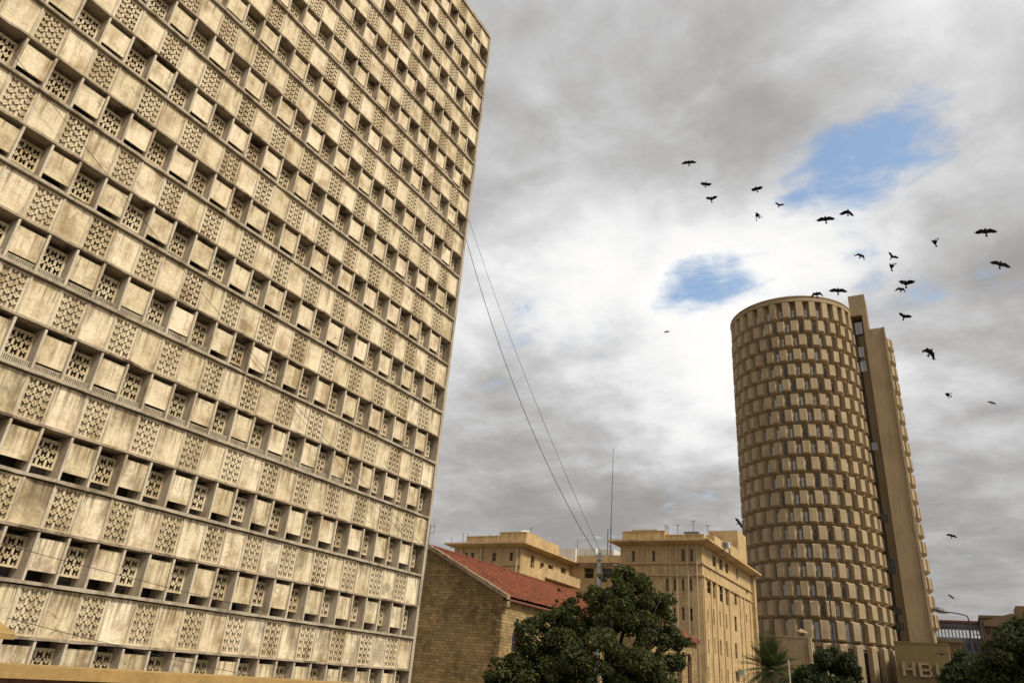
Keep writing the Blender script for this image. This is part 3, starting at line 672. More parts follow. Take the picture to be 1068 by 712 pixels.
hood_col = hood(-RB+4.56, .0, (.95, 1.1), (.75, .6), 1.3, .0, .55, 'base_column')
hs = []; ws = []; cs = []
def win_mesh(z0, z1, w_, gm, nm):
    mb = MB(); x = RWALL+.03
    mb.box(x-.02, x+.02, -w_/2, w_/2, z0, z1, 0)
    for a, b in ((-w_/2-.06, -w_/2-.002), (w_/2+.002, w_/2+.06)): mb.box(x-.02, x+.07, a, b, z0-.05, z1+.05, 1)
    zc = z0+(z1-z0)*.55; mb.box(x+.021, x+.06, -w_/2, w_/2, zc-.04, zc+.04, 1); mb.box(x-.02, x+.08, -w_/2, w_/2, z1+.003, z1+.06, 1)
    return mb.mesh(nm, [gm, M['tower_wall']])
wmes = [win_mesh(.75, 2.95, .60, g_, 'window') for g_ in (M['glass'], M['dglass'], M['blind'])]
wtop = win_mesh(.9, 2.9, .60, M['glass'], 'window'); wtall = win_mesh(.3, 3.9, .78, M['glass'], 'window'); wcol = win_mesh(-11.5, -1.6, 1.3, M['dglass'], 'window')
for r in range(-1, 19):
    for i in range(NP):
        th = 2*math.pi*(i+(.5 if r % 2 else 0))/NP
        z = RB+RH*r if r >= 0 else RB-4.56
        # leave out the back, towards the service core
        hs.append(((0, 0, z), th, 1 if r == 18 else (2 if r == -1 else 0)))
        t2 = th+.1035
        ws.append(((0, 0, z), t2, 3 if r == 18 else 4 if r == -1 else (0 if random.random() < .62 else (1 if random.random() < .75 else 2))))
for i in range(NP): cs.append(((0, 0, RB-4.56), 2*math.pi*(i+.5)/NP, 0))
def spread_tower(name, mes, spots, limit=96):
    cam_dir = np.array([-TC[0], -TC[1]]); cam_dir /= np.linalg.norm(cam_dir)
    score = []
    for (loc, th, va) in spots:
        n = np.array([math.cos(th), math.sin(th)]); d = np.array([TC[0]+16*n[0], TC[1]+16*n[1], loc[2]+2])
        score.append((n@cam_dir)/np.linalg.norm(d) if n@cam_dir > .02 else -1)
    order = np.argsort(-np.array(score)); rest = {}
    for rank, i in enumerate(order):
        loc, th, va = spots[i]
        if rank < limit: o = link(name, mes[va], tow, loc); o.rotation_euler.z = th
        else: rest.setdefault(va, []).append((loc, th))
    for va, lst in rest.items(): merged(name, mes[va], [q[0] for q in lst], tow, [q[1] for q in lst])
spread_tower('window_hood', [hood_me, hood_top, hood_low], hs); spread_tower('window', wmes+[wtop, wtall], ws)
spread_tower('base_column', [hood_col], cs)
spread_tower('window', [wcol], [((0, 0, RB-4.56), 2*math.pi*i/NP, 0) for i in range(NP)])
def ring(r, z0, z1, n=120, r_in=None):
    mb = MB(); A = [(r*math.cos(2*math.pi*i/n), r*math.sin(2*math.pi*i/n)) for i in range(n)]
    mb.hexa([(x, y, z0) for x, y in A], [(x, y, z1) for x, y in A]); return mb
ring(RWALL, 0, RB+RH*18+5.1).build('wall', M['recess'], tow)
ring(ROUT-.1, 97.55, 98.75).build('parapet', M['tower_wall'], tow)
ring(ROUT+.05, 98.76, 99.05).build('parapet_coping', M['tower_wall'], tow)
ring(RWALL+.28, 13.0, 13.85).build('fascia', M['tower'], tow)
# service core beside the drum
def tbox(name, m, x0, x1, y0, y1, z0, z1): return MB().box(x0-TC[0], x1-TC[0], y0-TC[1], y1-TC[1], z0, z1).build(name, m, tow)
tbox('lift_core', M['tower_wall'], -11.4, -7.35, 192.0, 199, 97.6, 103.8)
tbox('lift_core', M['dim'], -12.6, -8.6, 194.4, 199, 0, 97.58)
tbox('fin_wall', M['tower_wall'], -8.55, -7.36, 191.6, 199, 0, 97.55)
tbox('shaft_wall', M['tower_wall'], -7.35, -3.75, 191.95, 201, 0, 93.0)
tbox('shaft_edge', M['tower'], -4.15, -3.7, 191.7, 191.94, 0, 93.0)
for z, hgt in ((93.0, 3.6), (86.2, 3.0), (82.0, 3.0), (60.5, 2.0), (42.5, 2.0), (30.5, 3.4), (21.5, 1.6), (18.2, 1.6)):
    mb = MB().box(-10.9-TC[0], -8.9-TC[0], 194.2-TC[1], 194.39-TC[1], z, z+hgt).box(-10.9-TC[0], -10.75-TC[0], 194.1-TC[1], 194.19-TC[1], z, z+hgt).box(-9.95-TC[0], -9.85-TC[0], 194.1-TC[1], 194.19-TC[1], z, z+hgt).box(-9.0-TC[0], -8.9-TC[0], 194.1-TC[1], 194.19-TC[1], z, z+hgt)
    mb.mi = [0]*6+[1]*18
    mb.build('lift_window', [M['dglass'] if z < 60 else M['glass'], M['tower_wall']], tow)
# rear lobe with its own hoods, seen edge-on
LC = (-8.8, 199.5); lr = 5.35
lob = []
for r in range(0, 18):
    for i in range(9):
        lob.append(((LC[0]-TC[0]+(lr-RWALL)*math.cos(R(-55+i*17+(8.5 if r % 2 else 0))), LC[1]-TC[1]+(lr-RWALL)*math.sin(R(-55+i*17+(8.5 if r % 2 else 0))), RB+RH*r), R(-55+i*17+(8.5 if r % 2 else 0)), 0))
hood_lobe = hood(-.05, RH+.02, (.8, .8), (.55, .5), .95, .8, .75, 'rear_hood')
merged('rear_hood', hood_lobe, [q[0] for q in lob], tow, [q[1] for q in lob])
mb = MB(); A = [(LC[0]-TC[0]+lr*math.cos(2*math.pi*i/40), LC[1]-TC[1]+lr*math.sin(2*math.pi*i/40)) for i in range(40)]
mb.hexa([(x, y, 0) for x, y in A], [(x, y, 92.4) for x, y in A]); mb.build('rear_wall', M['tower_wall'], tow)

# podium with letters
PY = 170.0
pod = empty('podium_block', (-6, PY, 0), 'low olive yellow block with raised letters at the foot of the round tower', 'building')
a = on_y(932, 670, PY); b = on_y(988.5, 671, PY); pz = 13.9
MB().box(a[0]+6, b[0]+6, 0, 18, 0, pz).build('wall', M['olive'], pod)
MB().box(a[0]+6-.05, b[0]+6+.05, -.06, 18.06, pz+.003, pz+.25).build('coping', M['olive'], pod)
def letter(ch, x0, x1, y0, y1, x_shift=0):
    W = x1-x0; H_ = y1-y0; t = W*.24; mb = MB(); d0, d1 = -.5, -.003
    def bx_(u0, u1, v0, v1): mb.box(x0+u0, x0+u1, d0, d1, y0+v0, y0+v1)
    bx_(0, t, 0, H_)
    if ch == 'H': bx_(W-t, W, 0, H_); bx_(t+.002, W-t-.002, H_*.42, H_*.60)
    if ch == 'B':
        for v0 in (0, H_*.42, H_-t*.75): bx_(t+.002, W-t*.8-.002, v0, v0+t*.75)
        bx_(W-t*.8, W*.97, t*.3, H_*.44); bx_(W-t*.9, W*.92, H_*.50, H_-t*.3)
    if ch == 'L': bx_(t+.002, W, 0, t*.8)
    mb.build('letter', M['white'] if False else M['coping'], pod)
for ch, xa, xb in (('H', 941.5, 955), ('B', 959, 972.5), ('L', 976.5, 987.5)):
    A = on_y(xa, 699, PY); B = on_y(xb, 699, PY)
    letter(ch, A[0]+6, B[0]+6, 7.95, 10.45)
anx = empty('annex_block', (-27, 150, 0), 'plain beige annex block with flat terrace roof in front of the round tower', 'building')
MB().box(-4.4, 3.6, 0, .9, 0, 12.5).box(-4.4, 1.6, .903, 12, 0, 12.49).build('wall', M['tower_wall'], anx)
MB().box(3.61, 4.15, -.25, .9, 0, 12.75).build('corner_pier', M['tower'], anx)
MB().box(-4.45, 3.6, -.08, .25, 12.503, 12.75).build('parapet', M['tower'], anx)
um = empty('parasol', tuple(on_y(836, 663, 153)), 'white parasol open on the terrace of the beige annex block', 'parasol')
um.location.z = 12.505
pt_ = on_y(836, 655, 153)[2]-12.505
MB().tube([(0, 0, 0), (0, 0, pt_-.02)], .04).build('pole', M['steel'], um)
mb = MB(); n = 8
A = [(1.1*math.cos(2*math.pi*i/n), 1.1*math.sin(2*math.pi*i/n), pt_-.62) for i in range(n)]; B = [(.04*math.cos(2*math.pi*i/n), .04*math.sin(2*math.pi*i/n), pt_) for i in range(n)]
mb.hexa(A, B); mb.build('canopy', M['coping'], um)
MB().hexa([(x, y, z-.16) for x, y, z in A], [(x, y, z-.003) for x, y, z in A]).build('valance', M['ochre_trim'], um)

# ------------------------------------------------------------------ distant buildings on the right
def far_block(name, label, xa, xb, yt, Y, dep, m, rows, cols, w_frac=.5, arcade=False, zb=None, roofm=None):
    A = on_y(xa, yt, Y); B = on_y(xb, yt+(xb-xa)*.0885, Y); z1_ = (A[2]+B[2])/2
    o = empty(name, ((A[0]+B[0])/2, Y, 0), label, 'building')
    hw_ = (B[0]-A[0])/2
    def P(u, v_, w_): return (u, w_, v_)
    ops = []; fh = 3.6; top = z1_-1.2 if not arcade else z1_-4.2
    for r in range(rows):
        for c in range(cols):
            u = -hw_+(c+.5)*2*hw_/cols; v_ = top-fh*(r+1)+1.0
            if v_ > 0: ops.append((u-w_frac*hw_/cols, u+w_frac*hw_/cols, v_, v_+1.7))
    if arcade:
        for c in range(cols*2):
            u = -hw_+(c+.5)*hw_/cols; ops.append((u-.33*hw_/cols, u+.33*hw_/cols, z1_-3.7, z1_-.9))
    mb = MB(); wall_open(mb, P, -hw_, hw_, 0, z1_, ops, .5)
    mb.poly([(-hw_, 0, 0), (-hw_, dep, 0), (-hw_, dep, z1_), (-hw_, 0, z1_)]).poly([(hw_, 0, 0), (hw_, dep, 0), (hw_, dep, z1_), (hw_, 0, z1_)]).poly([(-hw_, 0, z1_), (hw_, 0, z1_), (hw_, dep, z1_), (-hw_, dep, z1_)])
    mb.build('wall', m, o)
    for q in ops[:60]:
        if arcade and q[2] > z1_-4: continue
        MB().poly([P(q[0], q[2], .49), P(q[1], q[2], .49), P(q[1], q[3], .49), P(q[0], q[3], .49)]).build('window', M['dglass'] if not (arcade and q[2] > z1_-4) else M['white'], o)
    mb = MB().box(-hw_-.3, hw_+.3, -.4, dep, z1_+.003, z1_+.6); mb.build('cornice', roofm or m, o)
    return o
ob = far_block('apartment_building', 'blue grey block with open arcaded top storey far behind the street lamp', 973, 1040, 646.5, 240, 20, M['bluegrey'], 4, 9, .42, True, roofm=M['redtrim'])
far_block('apartment_building', 'low brown block below the blue grey arcaded building', 972, 1003, 668, 205, 16, M['brown'], 2, 8, .45)
o2 = far_block('apartment_building', 'brown block with sloping roofline at the right edge above the trees', 1022, 1082, 642, 225, 18, M['brown'], 3, 6, .5)
hz = (on_y(1052, 636, 225)[2]); xx = on_y(1058, 640, 225)[0]
l0 = o2.location
x0_ = on_y(1025, 645, 225)[0]-l0.x; zr0 = on_y(1025, 646, 225)[2]; x1_ = on_y(1054, 640, 225)[0]-l0.x; zr1 = on_y(1054, 640, 225)[2]; x2_ = on_y(1082, 632, 225)[0]-l0.x; zr2 = on_y(1062, 632, 225)[2]
zt_ = on_y(1040, 648, 225)[2]
MB().hexa([(x0_, -1.5, zt_-1.2), (x2_, -1.5, zt_-1.2), (x2_, -1.5, zr1), (x1_, -1.5, zr1), (x0_, -1.5, zr0-.4)], [(x0_, 14, zt_-1.2), (x2_, 14, zt_-1.2), (x2_, 14, zr1), (x1_, 14, zr1), (x0_, 14, zr0-.4)]).build('sloping_roof', M['brown'], o2)
MB().box(x1_+1.3, x2_, -1.2, 9, zr1+.003, zr2).build('roof_house', M['brown'], o2)

# ------------------------------------------------------------------ street furniture
sp = empty('utility_pole', tuple(at_d(625, 600, 43)), 'square grey concrete utility pole carrying two cables, rising behind the leafy tree', 'pole')
sp.location.z = 0; pt = at_d(625, 576.5, 43); sp.rotation_euler.z = .4
sp.location.x, sp.location.y = pt[0], pt[1]
MB().hexa([(-.15, -.15, 0), (.15, -.15, 0), (.15, .15, 0), (-.15, .15, 0)], [(-.10, -.10, pt[2]), (.10, -.10, pt[2]), (.10, .10, pt[2]), (-.10, .10, pt[2])]).build('shaft', M['polec'], sp)
MB().box(.155, .20, -.05, .05, 1.0, pt[2]-.9).build('conduit', M['steel'], sp)
MB().tube([(-.22, 0, pt[2]-.15), (.26, 0, pt[2]-.15)], .03).box(-.15, .15, -.14, .14, pt[2]-.42, pt[2]-.36).build('bracket', M['steel'], sp)
lamp = empty('street_lamp', tuple(at_d(1011, 700, 80)), 'street lamp with long curved arm above the trees at right', 'street lamp'); lamp.location.z = 0
L0 = np.array(at_d(1011.5, 662, 80)); L0_ = np.array([L0[0], L0[1], 0]); lamp.location = tuple(L0_)
def LP(x, y, D=80): return np.array(at_d(x, y, D))-L0_
MB().tube([(0, 0, 0), (0, 0, L0[2]-.3), LP(1011.3, 652), LP(1010.2, 645.5)], [.10, .075, .06, .06], 8).build('pole', M['black'], lamp)
MB().tube([LP(1010.2, 645.5), LP(1009, 642.3), LP(1006, 641), LP(998, 639.3), LP(990, 638)], .05, 8).build('arm', M['black'], lamp)
hd = [LP(x, y) for x, y in ((990.5, 638), (985, 637), (979, 635.6), (974, 634.8), (972.2, 634.8))]
mb = MB()
mb.tube(hd, [.08, .21, .27, .18, .04], 8); mb.build('lamp_head', M['steel'], lamp)
MB().tube([hd[1]+np.array([0, 0, -.13]), hd[2]+np.array([0, 0, -.19]), hd[3]+np.array([0, 0, -.12])], [.08, .12, .05], 8).build('lens', M['white'], lamp)
fpole = empty('flagpole', tuple(at_d(871, 690, 130)), 'thin dark bare pole standing in front of the round tower', 'pole'); fpole.location.z = 0
t_ = at_d(867.5, 622, 130); b_ = at_d(872, 690, 130); fpole.location = (b_[0], b_[1], 0)
MB().tube([(0, 0, 0), (0, 0, t_[2])], [.20, .11], 8).build('shaft', M['black'], fpole)
MB().tube([(0, 0, t_[2]), (0, 0, t_[2]+.35)], [.2, .05], 8).build('finial', M['black'], fpole)
sp2 = empty('lamp_post', (0, 0, 0), 'slim pale lamp post between the palm and the round dark tree', 'lamp post')
t2 = at_d(822.5, 690, 95); sp2.location = (t2[0], t2[1], 0)
MB().tube([(0, 0, 0), (0, 0, t2[2])], [.11, .07], 8).build('pole', M['pipe'], sp2)
MB().tube([(0, 0, t2[2]), (0, 0, t2[2]+.22)], [.09, .05], 8).build('lamp_head', M['pipe'], sp2)
# boundary wall and gate pillar
WX = -6.0
bw_ = empty('boundary_wall', (WX, 7, 0), 'low dark brick boundary wall with a wide tan coping in the near left corner', 'wall')
zt2 = 1.50
MB().box(-.17, .12, -4.17, 10, 0, zt2-.088).build('brickwork', M['rbrick'], bw_)
MB().box(-.24, .18, -4.17, 10, zt2-.085, zt2).build('coping', M['tan'], bw_)
gp = empty('gate_pillar', (WX-.1, 2.55, 0), 'square gate pillar with a tan pyramid shaped cap at the left edge', 'pillar')
MB().box(-.26, .26, -.26, .26, 0, 1.66).build('shaft', M['rbrick'], gp)
MB().box(-.40, .40, -.40, .40, 1.663, 1.70).hexa([(-.40, -.40, 1.702), (.40, -.40, 1.702), (.40, .40, 1.702), (-.40, .40, 1.702)], [(-.2, -.2, 1.86), (.2, -.2, 1.86), (.2, .2, 1.86), (-.2, .2, 1.86)]).build('cap', M['tan'], gp)

# ------------------------------------------------------------------ cables
def cable(label, A, B, sag, r=.012, group='overhead cables'):
    A = np.array(A, float); B = np.array(B, float); pts = []
    for i in range(25):
        t = i/24; q = A+(B-A)*t; q[2] -= sag*4*t*(1-t); pts.append(q)
    o = MB().tube(pts, r, 5).build('cable', M['black'])
    tag(o, label, 'cable', group)
ptop = np.array([pt[0], pt[1], pt[2]-.12])
cable('left of two dark cables sweeping from the office block down to the pole', (XF-.1, Y1+.4, 31.6), ptop+[-.15, 0, -.03], 1.9, .022)
cable('right of two dark cables sweeping from the office block down to the pole', (XF-.1, Y1+.4, 33.4), ptop+[.2, 0, -.03], .9, .014)
def fx(x, y, off=.35): return on_x(x, y, XF+off)
for lab, a, b, s in (('long dark cable crossing the panelled facade from upper left to lower right corner', (-8, 28), (446, 575), .55),
                     ('dark cable slanting over the lower middle of the panelled facade', (250, 360), (440, 578), .15),
                     ('dark cable sloping gently past the second lowest row of the facade', (-5, 565), (290, 640), .05),
                     ('thick dark cable low on the facade running from the gate pillar', (8, 644), (300, 712), .08)):
    cable(lab, fx(*a), fx(*b), s, .011, 'cables strung across the panelled facade')

# ------------------------------------------------------------------ trees
def leaves(centers, radii, count, size, seed, droop=.3, squash=.8):
    r = np.random.default_rng(seed); centers = np.array(centers); radii = np.array(radii)
    wts = radii**2; wts /= wts.sum(); k = r.choice(len(centers), count, p=wts)
    d = r.normal(size=(count, 3)); d /= np.linalg.norm(d, axis=1)[:, None]
    rad = r.uniform(.25, 1, count)**.5
    P = centers[k]+d*(radii[k]*rad)[:, None]*np.array([1, 1, squash])
    n = d*.6+r.normal(0, .6, (count, 3))+np.array([0, 0, .35]); n /= np.linalg.norm(n, axis=1)[:, None]
    t = np.cross(n, r.normal(size=(count, 3))); t /= np.linalg.norm(t, axis=1)[:, None]; t[:, 2] -= droop; t /= np.linalg.norm(t, axis=1)[:, None]
    b = np.cross(n, t); s = size*r.uniform(.6, 1.35, count)[:, None]
    V = np.stack([P-t*s*.5, P+b*s*.27+n*s*.05, P+t*s*.5, P-b*s*.27+n*s*.05], 1).reshape(-1, 3)
    tone = np.clip(r.beta(1.6, 3.2, count)+r.normal(0, .07, len(centers))[k], 0, 1)
    return V, np.repeat(tone, 4)
def leaf_obj(name, V, tone, m, parent):
    n = len(V)//4; me = bpy.data.meshes.new(name)
    me.vertices.add(len(V)); me.vertices.foreach_set('co', V.ravel()); me.loops.add(len(V)); me.loops.foreach_set('vertex_index', np.arange(len(V)))
    me.polygons.add(n); me.polygons.foreach_set('loop_start', np.arange(n)*4); me.polygons.foreach_set('loop_total', np.full(n, 4))
    at = me.attributes.new('tone', 'FLOAT', 'POINT'); at.data.foreach_set('value', tone.astype(np.float32))
    me.materials.append(m); me.update(calc_edges=True); me.validate()
    return link(name, me, parent)
def tree(label, base, lobes, count, size, m, seed, trunk_r=.28, name='broadleaf_tree', sub=7, subr=.42, droop=.3, spray=1.08):
    o = empty(name, (base[0], base[1], 0), label, 'tree'); r = np.random.default_rng(seed); b = np.array([base[0], base[1], 0])
    cs_, rs_ = [], []
    for (c, rad) in lobes:
        c = np.array(c)-b
        for q in range(sub):
            d = r.normal(size=3); d /= np.linalg.norm(d); d[2] *= .75
            cs_.append(c+d*rad*r.uniform(.45, .85)); rs_.append(rad*subr*r.uniform(.65, 1.25))
    for q in range(len(lobes)*4 if spray > 1.09 else 0):      # loose outer sprays
        c, rad = lobes[q % len(lobes)]; d = r.normal(size=3); d[2] = abs(d[2])*.9-.15; d /= np.linalg.norm(d)
        cs_.append(np.array(c)-b+d*rad*r.uniform(.92, spray)); rs_.append(rad*r.uniform(.13, .24))
    V, tone = leaves(cs_, rs_, count, size, seed+1, droop); leaf_obj('crown', V, tone, m, o)
    mb = MB(); fork = np.array([0, 0, min(c[0][2] for c in lobes)*.42])
    mb.tube([(0, 0, -.15), (.05, .02, fork[2]*.5), fork], [trunk_r*1.25, trunk_r, trunk_r*.85], 9)
    for (c, rad) in lobes:
        c = np.array(c)-b; mid = fork+(c-fork)*.5+np.array([r.normal(0, .15), r.normal(0, .15), .25])
        mb.tube([fork-[0, 0, .2], mid, c], [trunk_r*.6, trunk_r*.38, trunk_r*.16], 7)
        for q in range(3): mb.tube([mid+(c-mid)*.4, c+r.normal(0, 1, 3)*rad*.28], [trunk_r*.2, .02], 5)
    mb.build('trunk', M['bark'], o, smooth=True)
    return o
# main tree: lobes surveyed as (px, py, distance, radius)
def lob_(*L_): return [(at_d(x, y, d), r_) for x, y, d, r_ in L_]
tree('large dark green leafy tree in front of the red roofed hall', at_d(630, 712, 35.5)[:2], lob_(
    (660, 618, 36, 1.25), (640, 640, 35, 1.5), (676, 640, 36, 1.3), (600, 650, 35, 1.4), (575, 650, 35, 1.05), (560, 672, 34.5, 1.2), (690, 662, 36, 1.05), (640, 680, 34, 1.8), (600, 690, 34, 1.7),
    (555, 700, 34, 1.35), (672, 695, 35, 1.5), (535, 716, 34, 1.1), (600, 730, 34, 1.8), (655, 735, 34, 1.8), (570, 735, 34, 1.5), (700, 690, 36, .75), (625, 622, 36, .95), (590, 632, 36, .8), (545, 690, 34.5, .8), (688, 628, 36.3, .7), (520, 705, 34, .7), (528, 722, 34, 1.0), (706, 668, 36, .6), (650, 600, 36, .6), (548, 655, 34.5, .55)), 90000, .15, M['leaf'], 11, .24, sub=12, subr=.38, spray=1.13)
tree('round dark bushy tree at the foot of the round tower', at_d(864, 712, 100)[:2], lob_(
    (848, 692, 100, 2.3), (866, 690, 100, 2.5), (883, 694, 100, 2.0), (862, 706, 99, 2.8), (840, 705, 99, 2.0), (890, 706, 100, 1.6), (865, 725, 99, 3.0), (838, 722, 99, 2.4), (885, 722, 99, 2.4)), 14000, .42, M['leaf2'], 21, .3, sub=8)
tree('broad dark tree filling the lower right corner, rising at the frame edge', at_d(1055, 712, 62)[:2], lob_(
    (1066, 658, 62, 1.2), (1053, 671, 62, 1.25), (1070, 675, 61, 1.8), (1041, 684, 62, 1.2), (1054, 695, 61, 1.9), (1075, 700, 61, 2.4), (1034, 700, 61, 1.3), (1048, 715, 61, 2.2), (1080, 648, 62, 1.5)), 17000, .26, M['leaf3'], 31, .3, sub=9)
tree('smaller spreading dark tree under the street lamp arm', at_d(1008, 712, 70)[:2], lob_(
    (1011, 687, 70, .95), (1005, 698, 70, 1.2), (995, 704, 69, .95), (1018, 699, 70, 1.3), (985, 712, 69, .8), (1003, 713, 69, 1.5), (1022, 714, 69, 1.6)), 10000, .25, M['leaf2'], 41, .2, sub=9)
# thin bare shoots by the lamp
bt = empty('bare_sapling', tuple(at_d(1026, 712, 66)), 'thin bare dark branch leaning beside the street lamp pole', 'tree'); bt.location.z = 0
bl = np.array(bt.location)
MB().tube([(0, 0, -.1)]+[np.array(at_d(x, y, 66))-bl for x, y in ((1028, 700), (1027, 680), (1026, 668), (1022, 659), (1018, 655))], [.14, .12, .10, .09, .06, .02], 7).build('trunk', M['bark'], bt)
mb = MB()
for a_, b_ in (((1026, 668), (1030, 657)), ((1024, 662), (1016, 661)), ((1027, 676), (1022, 670))):
    mb.tube([np.array(at_d(*a_, 66))-bl, np.array(at_d(*b_, 66))-bl], [.06, .015], 5)
mb.build('branch', M['bark'], bt)
# palm
pb_ = at_d(804, 690, 112); pal = empty('palm_tree', (pb_[0], pb_[1], 0), 'shaggy palm between the ochre stone building and the beige annex', 'tree')
ptz = at_d(803, 700, 112)[2]
MB().tube([(0, 0, -.1), (.1, 0, ptz*.5), (0, 0, ptz)], [.34, .27, .25], 9).build('trunk', M['bark'], pal)
V = []; T = []; r = np.random.default_rng(5)
for k in range(170):
    az_ = r.uniform(0, 2*math.pi); el = r.uniform(-.3, 1.45); ln = r.uniform(4.0, 6.0); d = np.array([math.cos(az_), math.sin(az_), 0])
    pts = [np.array([0, 0, ptz])+d*(ln*s*math.cos(el)+0)+np.array([0, 0, ln*s*math.sin(el)-1.7*(ln/4)*s*s*math.cos(el)]) for s in np.linspace(0, 1, 15)]
    side = np.array([-d[1], d[0], 0])
    for i in range(2, 14):
        tdir = pts[i+1]-pts[i]; tdir /= np.linalg.norm(tdir)
        for sg_ in (1, -1):
            for q in range(2):
                b0 = pts[i]+(pts[i+1]-pts[i])*q*.5; tip = b0+(side*sg_*.75+tdir*.55+np.array([0, 0, -.28]))*.85*(1-abs(i-7)/11)
                V += [b0-tdir*.045, b0+tdir*.045, tip+tdir*.01, tip-tdir*.01]; T += [r.uniform(0, 1)]*1*4 if False else [r.beta(2, 2)]*4
leaf_obj('crown', np.array(V), np.array(T), M['palm'], pal)

# ------------------------------------------------------------------ crows
def crow_mesh(inner, outer, sweep, nm, spread_=1.):
    """body loft with wings: inner / outer wing angles in degrees, made one surface by a voxel remesh"""
    mb = MB()
    prof = ((.25, .006, .02), (.205, .016, .022), (.18, .034, .025), (.14, .040, .022), (.10, .046, .01), (.03, .060, 0), (-.05, .052, 0), (-.11, .030, .005), (-.15, .02, .008))
    rings = []
    for y, rr, dz in [(y_, r_*1.25, d_) for y_, r_, d_ in prof]: rings.append([(rr*math.cos(2*math.pi*i/8), y, dz+rr*.85*math.sin(2*math.pi*i/8)) for i in range(8)])
    for i in range(len(rings)-1): mb.hexa(rings[i], rings[i+1], 0, (i == 0, i == len(rings)-2))
    mb.hexa([(-.02, -.13, .016), (.02, -.13, .016), (.02, -.13, -.004), (-.02, -.13, -.004)], [(-.062, -.29, .014), (.062, -.29, .014), (.062, -.29, -.002), (-.062, -.29, -.002)])
    for s in (1, -1):
        p0 = np.array([.03*s, .03, .02]); a1 = R(inner); p1_ = p0+np.array([s*.17*math.cos(a1), .05, .17*math.sin(a1)])
        a2 = R(outer); p2_ = p1_+np.array([s*.22*math.cos(a2)*spread_, -.10*sweep, .22*math.sin(a2)])
        secs = []
        for p_, fwd, back_, th in ((p0, .085, .14, .018), (p1_, .08, .18, .014), (p1_*.45+p2_*.55, .05, .18, .012), (p2_, .02, .11, .010)):
            secs.append([(p_[0], p_[1]+fwd, p_[2]+th), (p_[0], p_[1]-back_, p_[2]+th*.5), (p_[0], p_[1]-back_, p_[2]-th*.5), (p_[0], p_[1]+fwd, p_[2]-th)])
        for i in range(3): mb.hexa(secs[i], secs[i+1], 0, (i == 0, i == 2))
        for f_ in range(4):      # spread primaries
            an = R(18+f_*22)*1.0; tip = p2_+np.array([s*(.13-.012*f_)*math.cos(an)*math.cos(a2), -.13*math.sin(an)-.01*f_, (.13)*math.sin(a2)*math.cos(an)])
            st = p2_+np.array([-s*.03, -.015*f_, -.03*math.sin(a2)])
            mb.tube([st, (st+tip)/2, tip], [.014, .012, .006], 5)
    me = mb.mesh(nm, M['bird'])
    tmp = bpy.data.objects.new('tmp', me); COL.objects.link(tmp)
    rm = tmp.modifiers.new('r', 'REMESH'); rm.mode = 'VOXEL'; rm.voxel_size = .011; rm.use_smooth_shade = True
    dg = bpy.context.evaluated_depsgraph_get(); dg.update()
    me2 = bpy.data.meshes.new_from_object(tmp.evaluated_get(dg)); me2.name = nm
    bpy.data.objects.remove(tmp); me2.materials.clear(); me2.materials.append(M['bird'])
    return me2
crows = {'glide': crow_mesh(8, -6, .5, 'crow_glide'), 'up': crow_mesh(42, 30, .5, 'crow_up'), 'high': crow_mesh(62, 72, .8, 'crow_high'), 'down': crow_mesh(12, -48, .8, 'crow_down'), 'fold': crow_mesh(25, -20, 2.2, 'crow_fold', .5)}
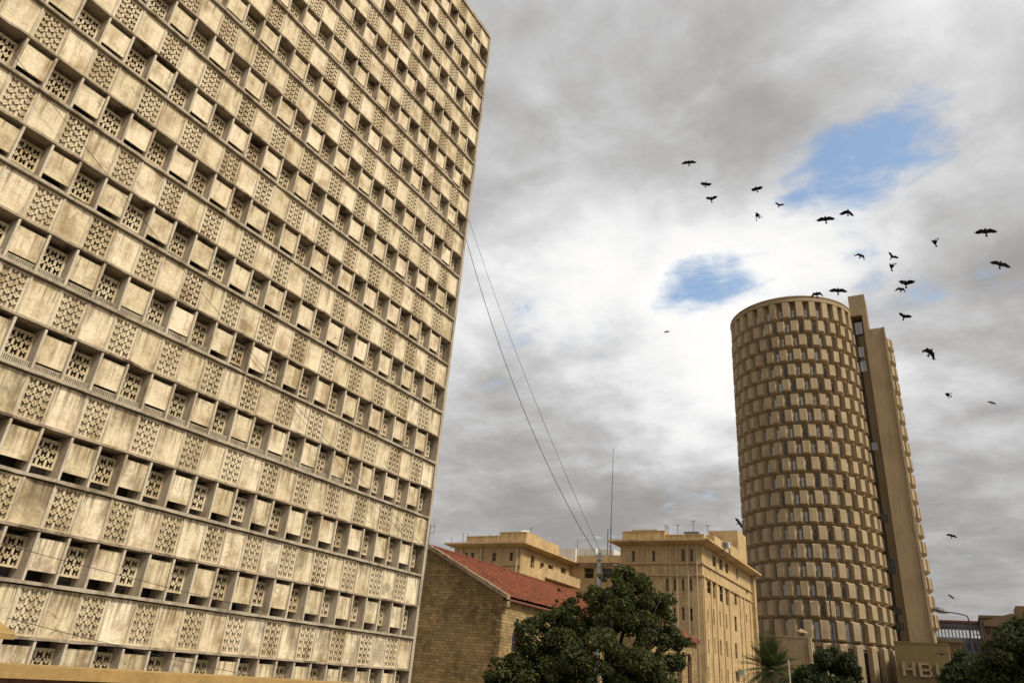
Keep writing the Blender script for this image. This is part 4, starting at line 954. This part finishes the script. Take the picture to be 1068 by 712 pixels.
# px, py, size in px, pose, screen heading in degrees (0 = right), bank, label
BIRDS = [(718.5, 170, 13, 'glide', 22, 35, 'crow gliding level with wings spread, leftmost and highest of the flock'),
 (736, 192, 12, 'down', 10, 50, 'crow beating its wings just above another at left of the flock'),
 (742, 208, 12, 'up', 25, 40, 'crow with raised wings lowest of the three at left of the flock'),
 (789, 197, 12, 'down', 35, 50, 'crow flapping directly above the tower, upper of a pair'),
 (790, 224, 12, 'high', 50, 30, 'crow with one wing up, lower of the pair above the tower'),
 (812.5, 214.5, 9, 'up', 5, 20, 'small crow flying right beside the pair above the tower'),
 (861, 229, 14, 'glide', 28, 35, 'crow slanting with flat wings just below another at mid flock'),
 (884.5, 221, 13, 'up', 15, 45, 'crow with broad raised wings in front of the blue gap'),
 (897.5, 267, 10, 'down', -5, 20, 'small crow with drooped wings left above two others'),
 (930, 268, 10, 'up', -12, 35, 'crow with drooping wing tips, upper of two right of tower top'),
 (929.5, 278.5, 11, 'high', 30, 40, 'crow turning upward, lower of two right of tower top'),
 (975, 253.5, 11, 'high', 45, 25, 'crow with one tall wing between flock and right edge'),
 (1028, 242, 14, 'glide', 30, 30, 'crow sailing on long wings, upper of two near right edge'),
 (1043, 276, 13, 'glide', 10, 30, 'crow flying flat, rightmost of the whole flock'),
 (944.5, 296, 13, 'up', 25, 40, 'larger crow above a smaller one close to the lift core'),
 (939.5, 302, 9, 'down', 15, 25, 'smaller crow tucked beneath a larger one close to the lift core'),
 (942.5, 330.5, 11, 'up', 8, 35, 'crow level with the top of the lift core'),
 (970.5, 367, 11, 'fold', -15, 50, 'crow with its wings drawn back, alone right of the shaft wall'),
 (988.5, 411.5, 8, 'high', 80, 30, 'small crow on edge low in the grey cloud at right'),
 (695.5, 346, 5, 'glide', 25, 20, 'tiny distant bird left of the tower'),
 (1034.5, 420, 5, 'glide', 10, 20, 'tiny distant bird low near the right edge'),
 (852, 307, 11, 'down', 28, 20, 'crow settling on the tower parapet'),
 (874, 303.5, 13, 'glide', 20, 25, 'crow skimming the tower parapet next to the lift core'),
 (770.5, 545, 8, 'glide', -35, 35, 'crow passing the left edge of the tower above the stone building'),
 (992.5, 558.5, 6, 'glide', 15, 20, 'tiny bird right of the tower halfway down'),
 (992, 622, 4, 'glide', -5, 20, 'tiny bird low over the street lamp'),
 (982, 682, 8, 'glide', 4, -60, 'dark crow passing in front of the olive block above its letters')]
for x, y, s, pose, hd_, bank, lab in BIRDS:
    dist = .78*FPX/max(s*1.15, 3); dist *= {'fold': .75, 'high': .9}.get(pose, 1.)
    P = at_d(x, y, dist); o = link('crow', crows[pose]); o.location = tuple(P)
    view = sight(x, y); view = view/np.linalg.norm(view)
    th = R(hd_); sx_ = 1 if math.cos(th) >= 0 else -1      # wings lie across the sight line, body turned partly along it
    rt = CR*math.cos(th)+CU*math.sin(th); pr_ = -CR*math.sin(th)+CU*math.cos(th)
    bank = 38+bank*.5; fwd = view*math.cos(R(bank))+pr_*math.sin(R(bank))+rt*.25; fwd -= rt*(fwd@rt)*.0; fwd /= np.linalg.norm(fwd)
    rt = rt-fwd*(rt@fwd); rt /= np.linalg.norm(rt); up = np.cross(rt, fwd)
    if up[2] < 0: rt, up = -rt, -up
    o.matrix_world = Matrix(((rt[0], fwd[0], up[0], P[0]), (rt[1], fwd[1], up[1], P[1]), (rt[2], fwd[2], up[2], P[2]), (0, 0, 0, 1)))
    tag(o, lab, 'bird', 'crows flying round the tower')
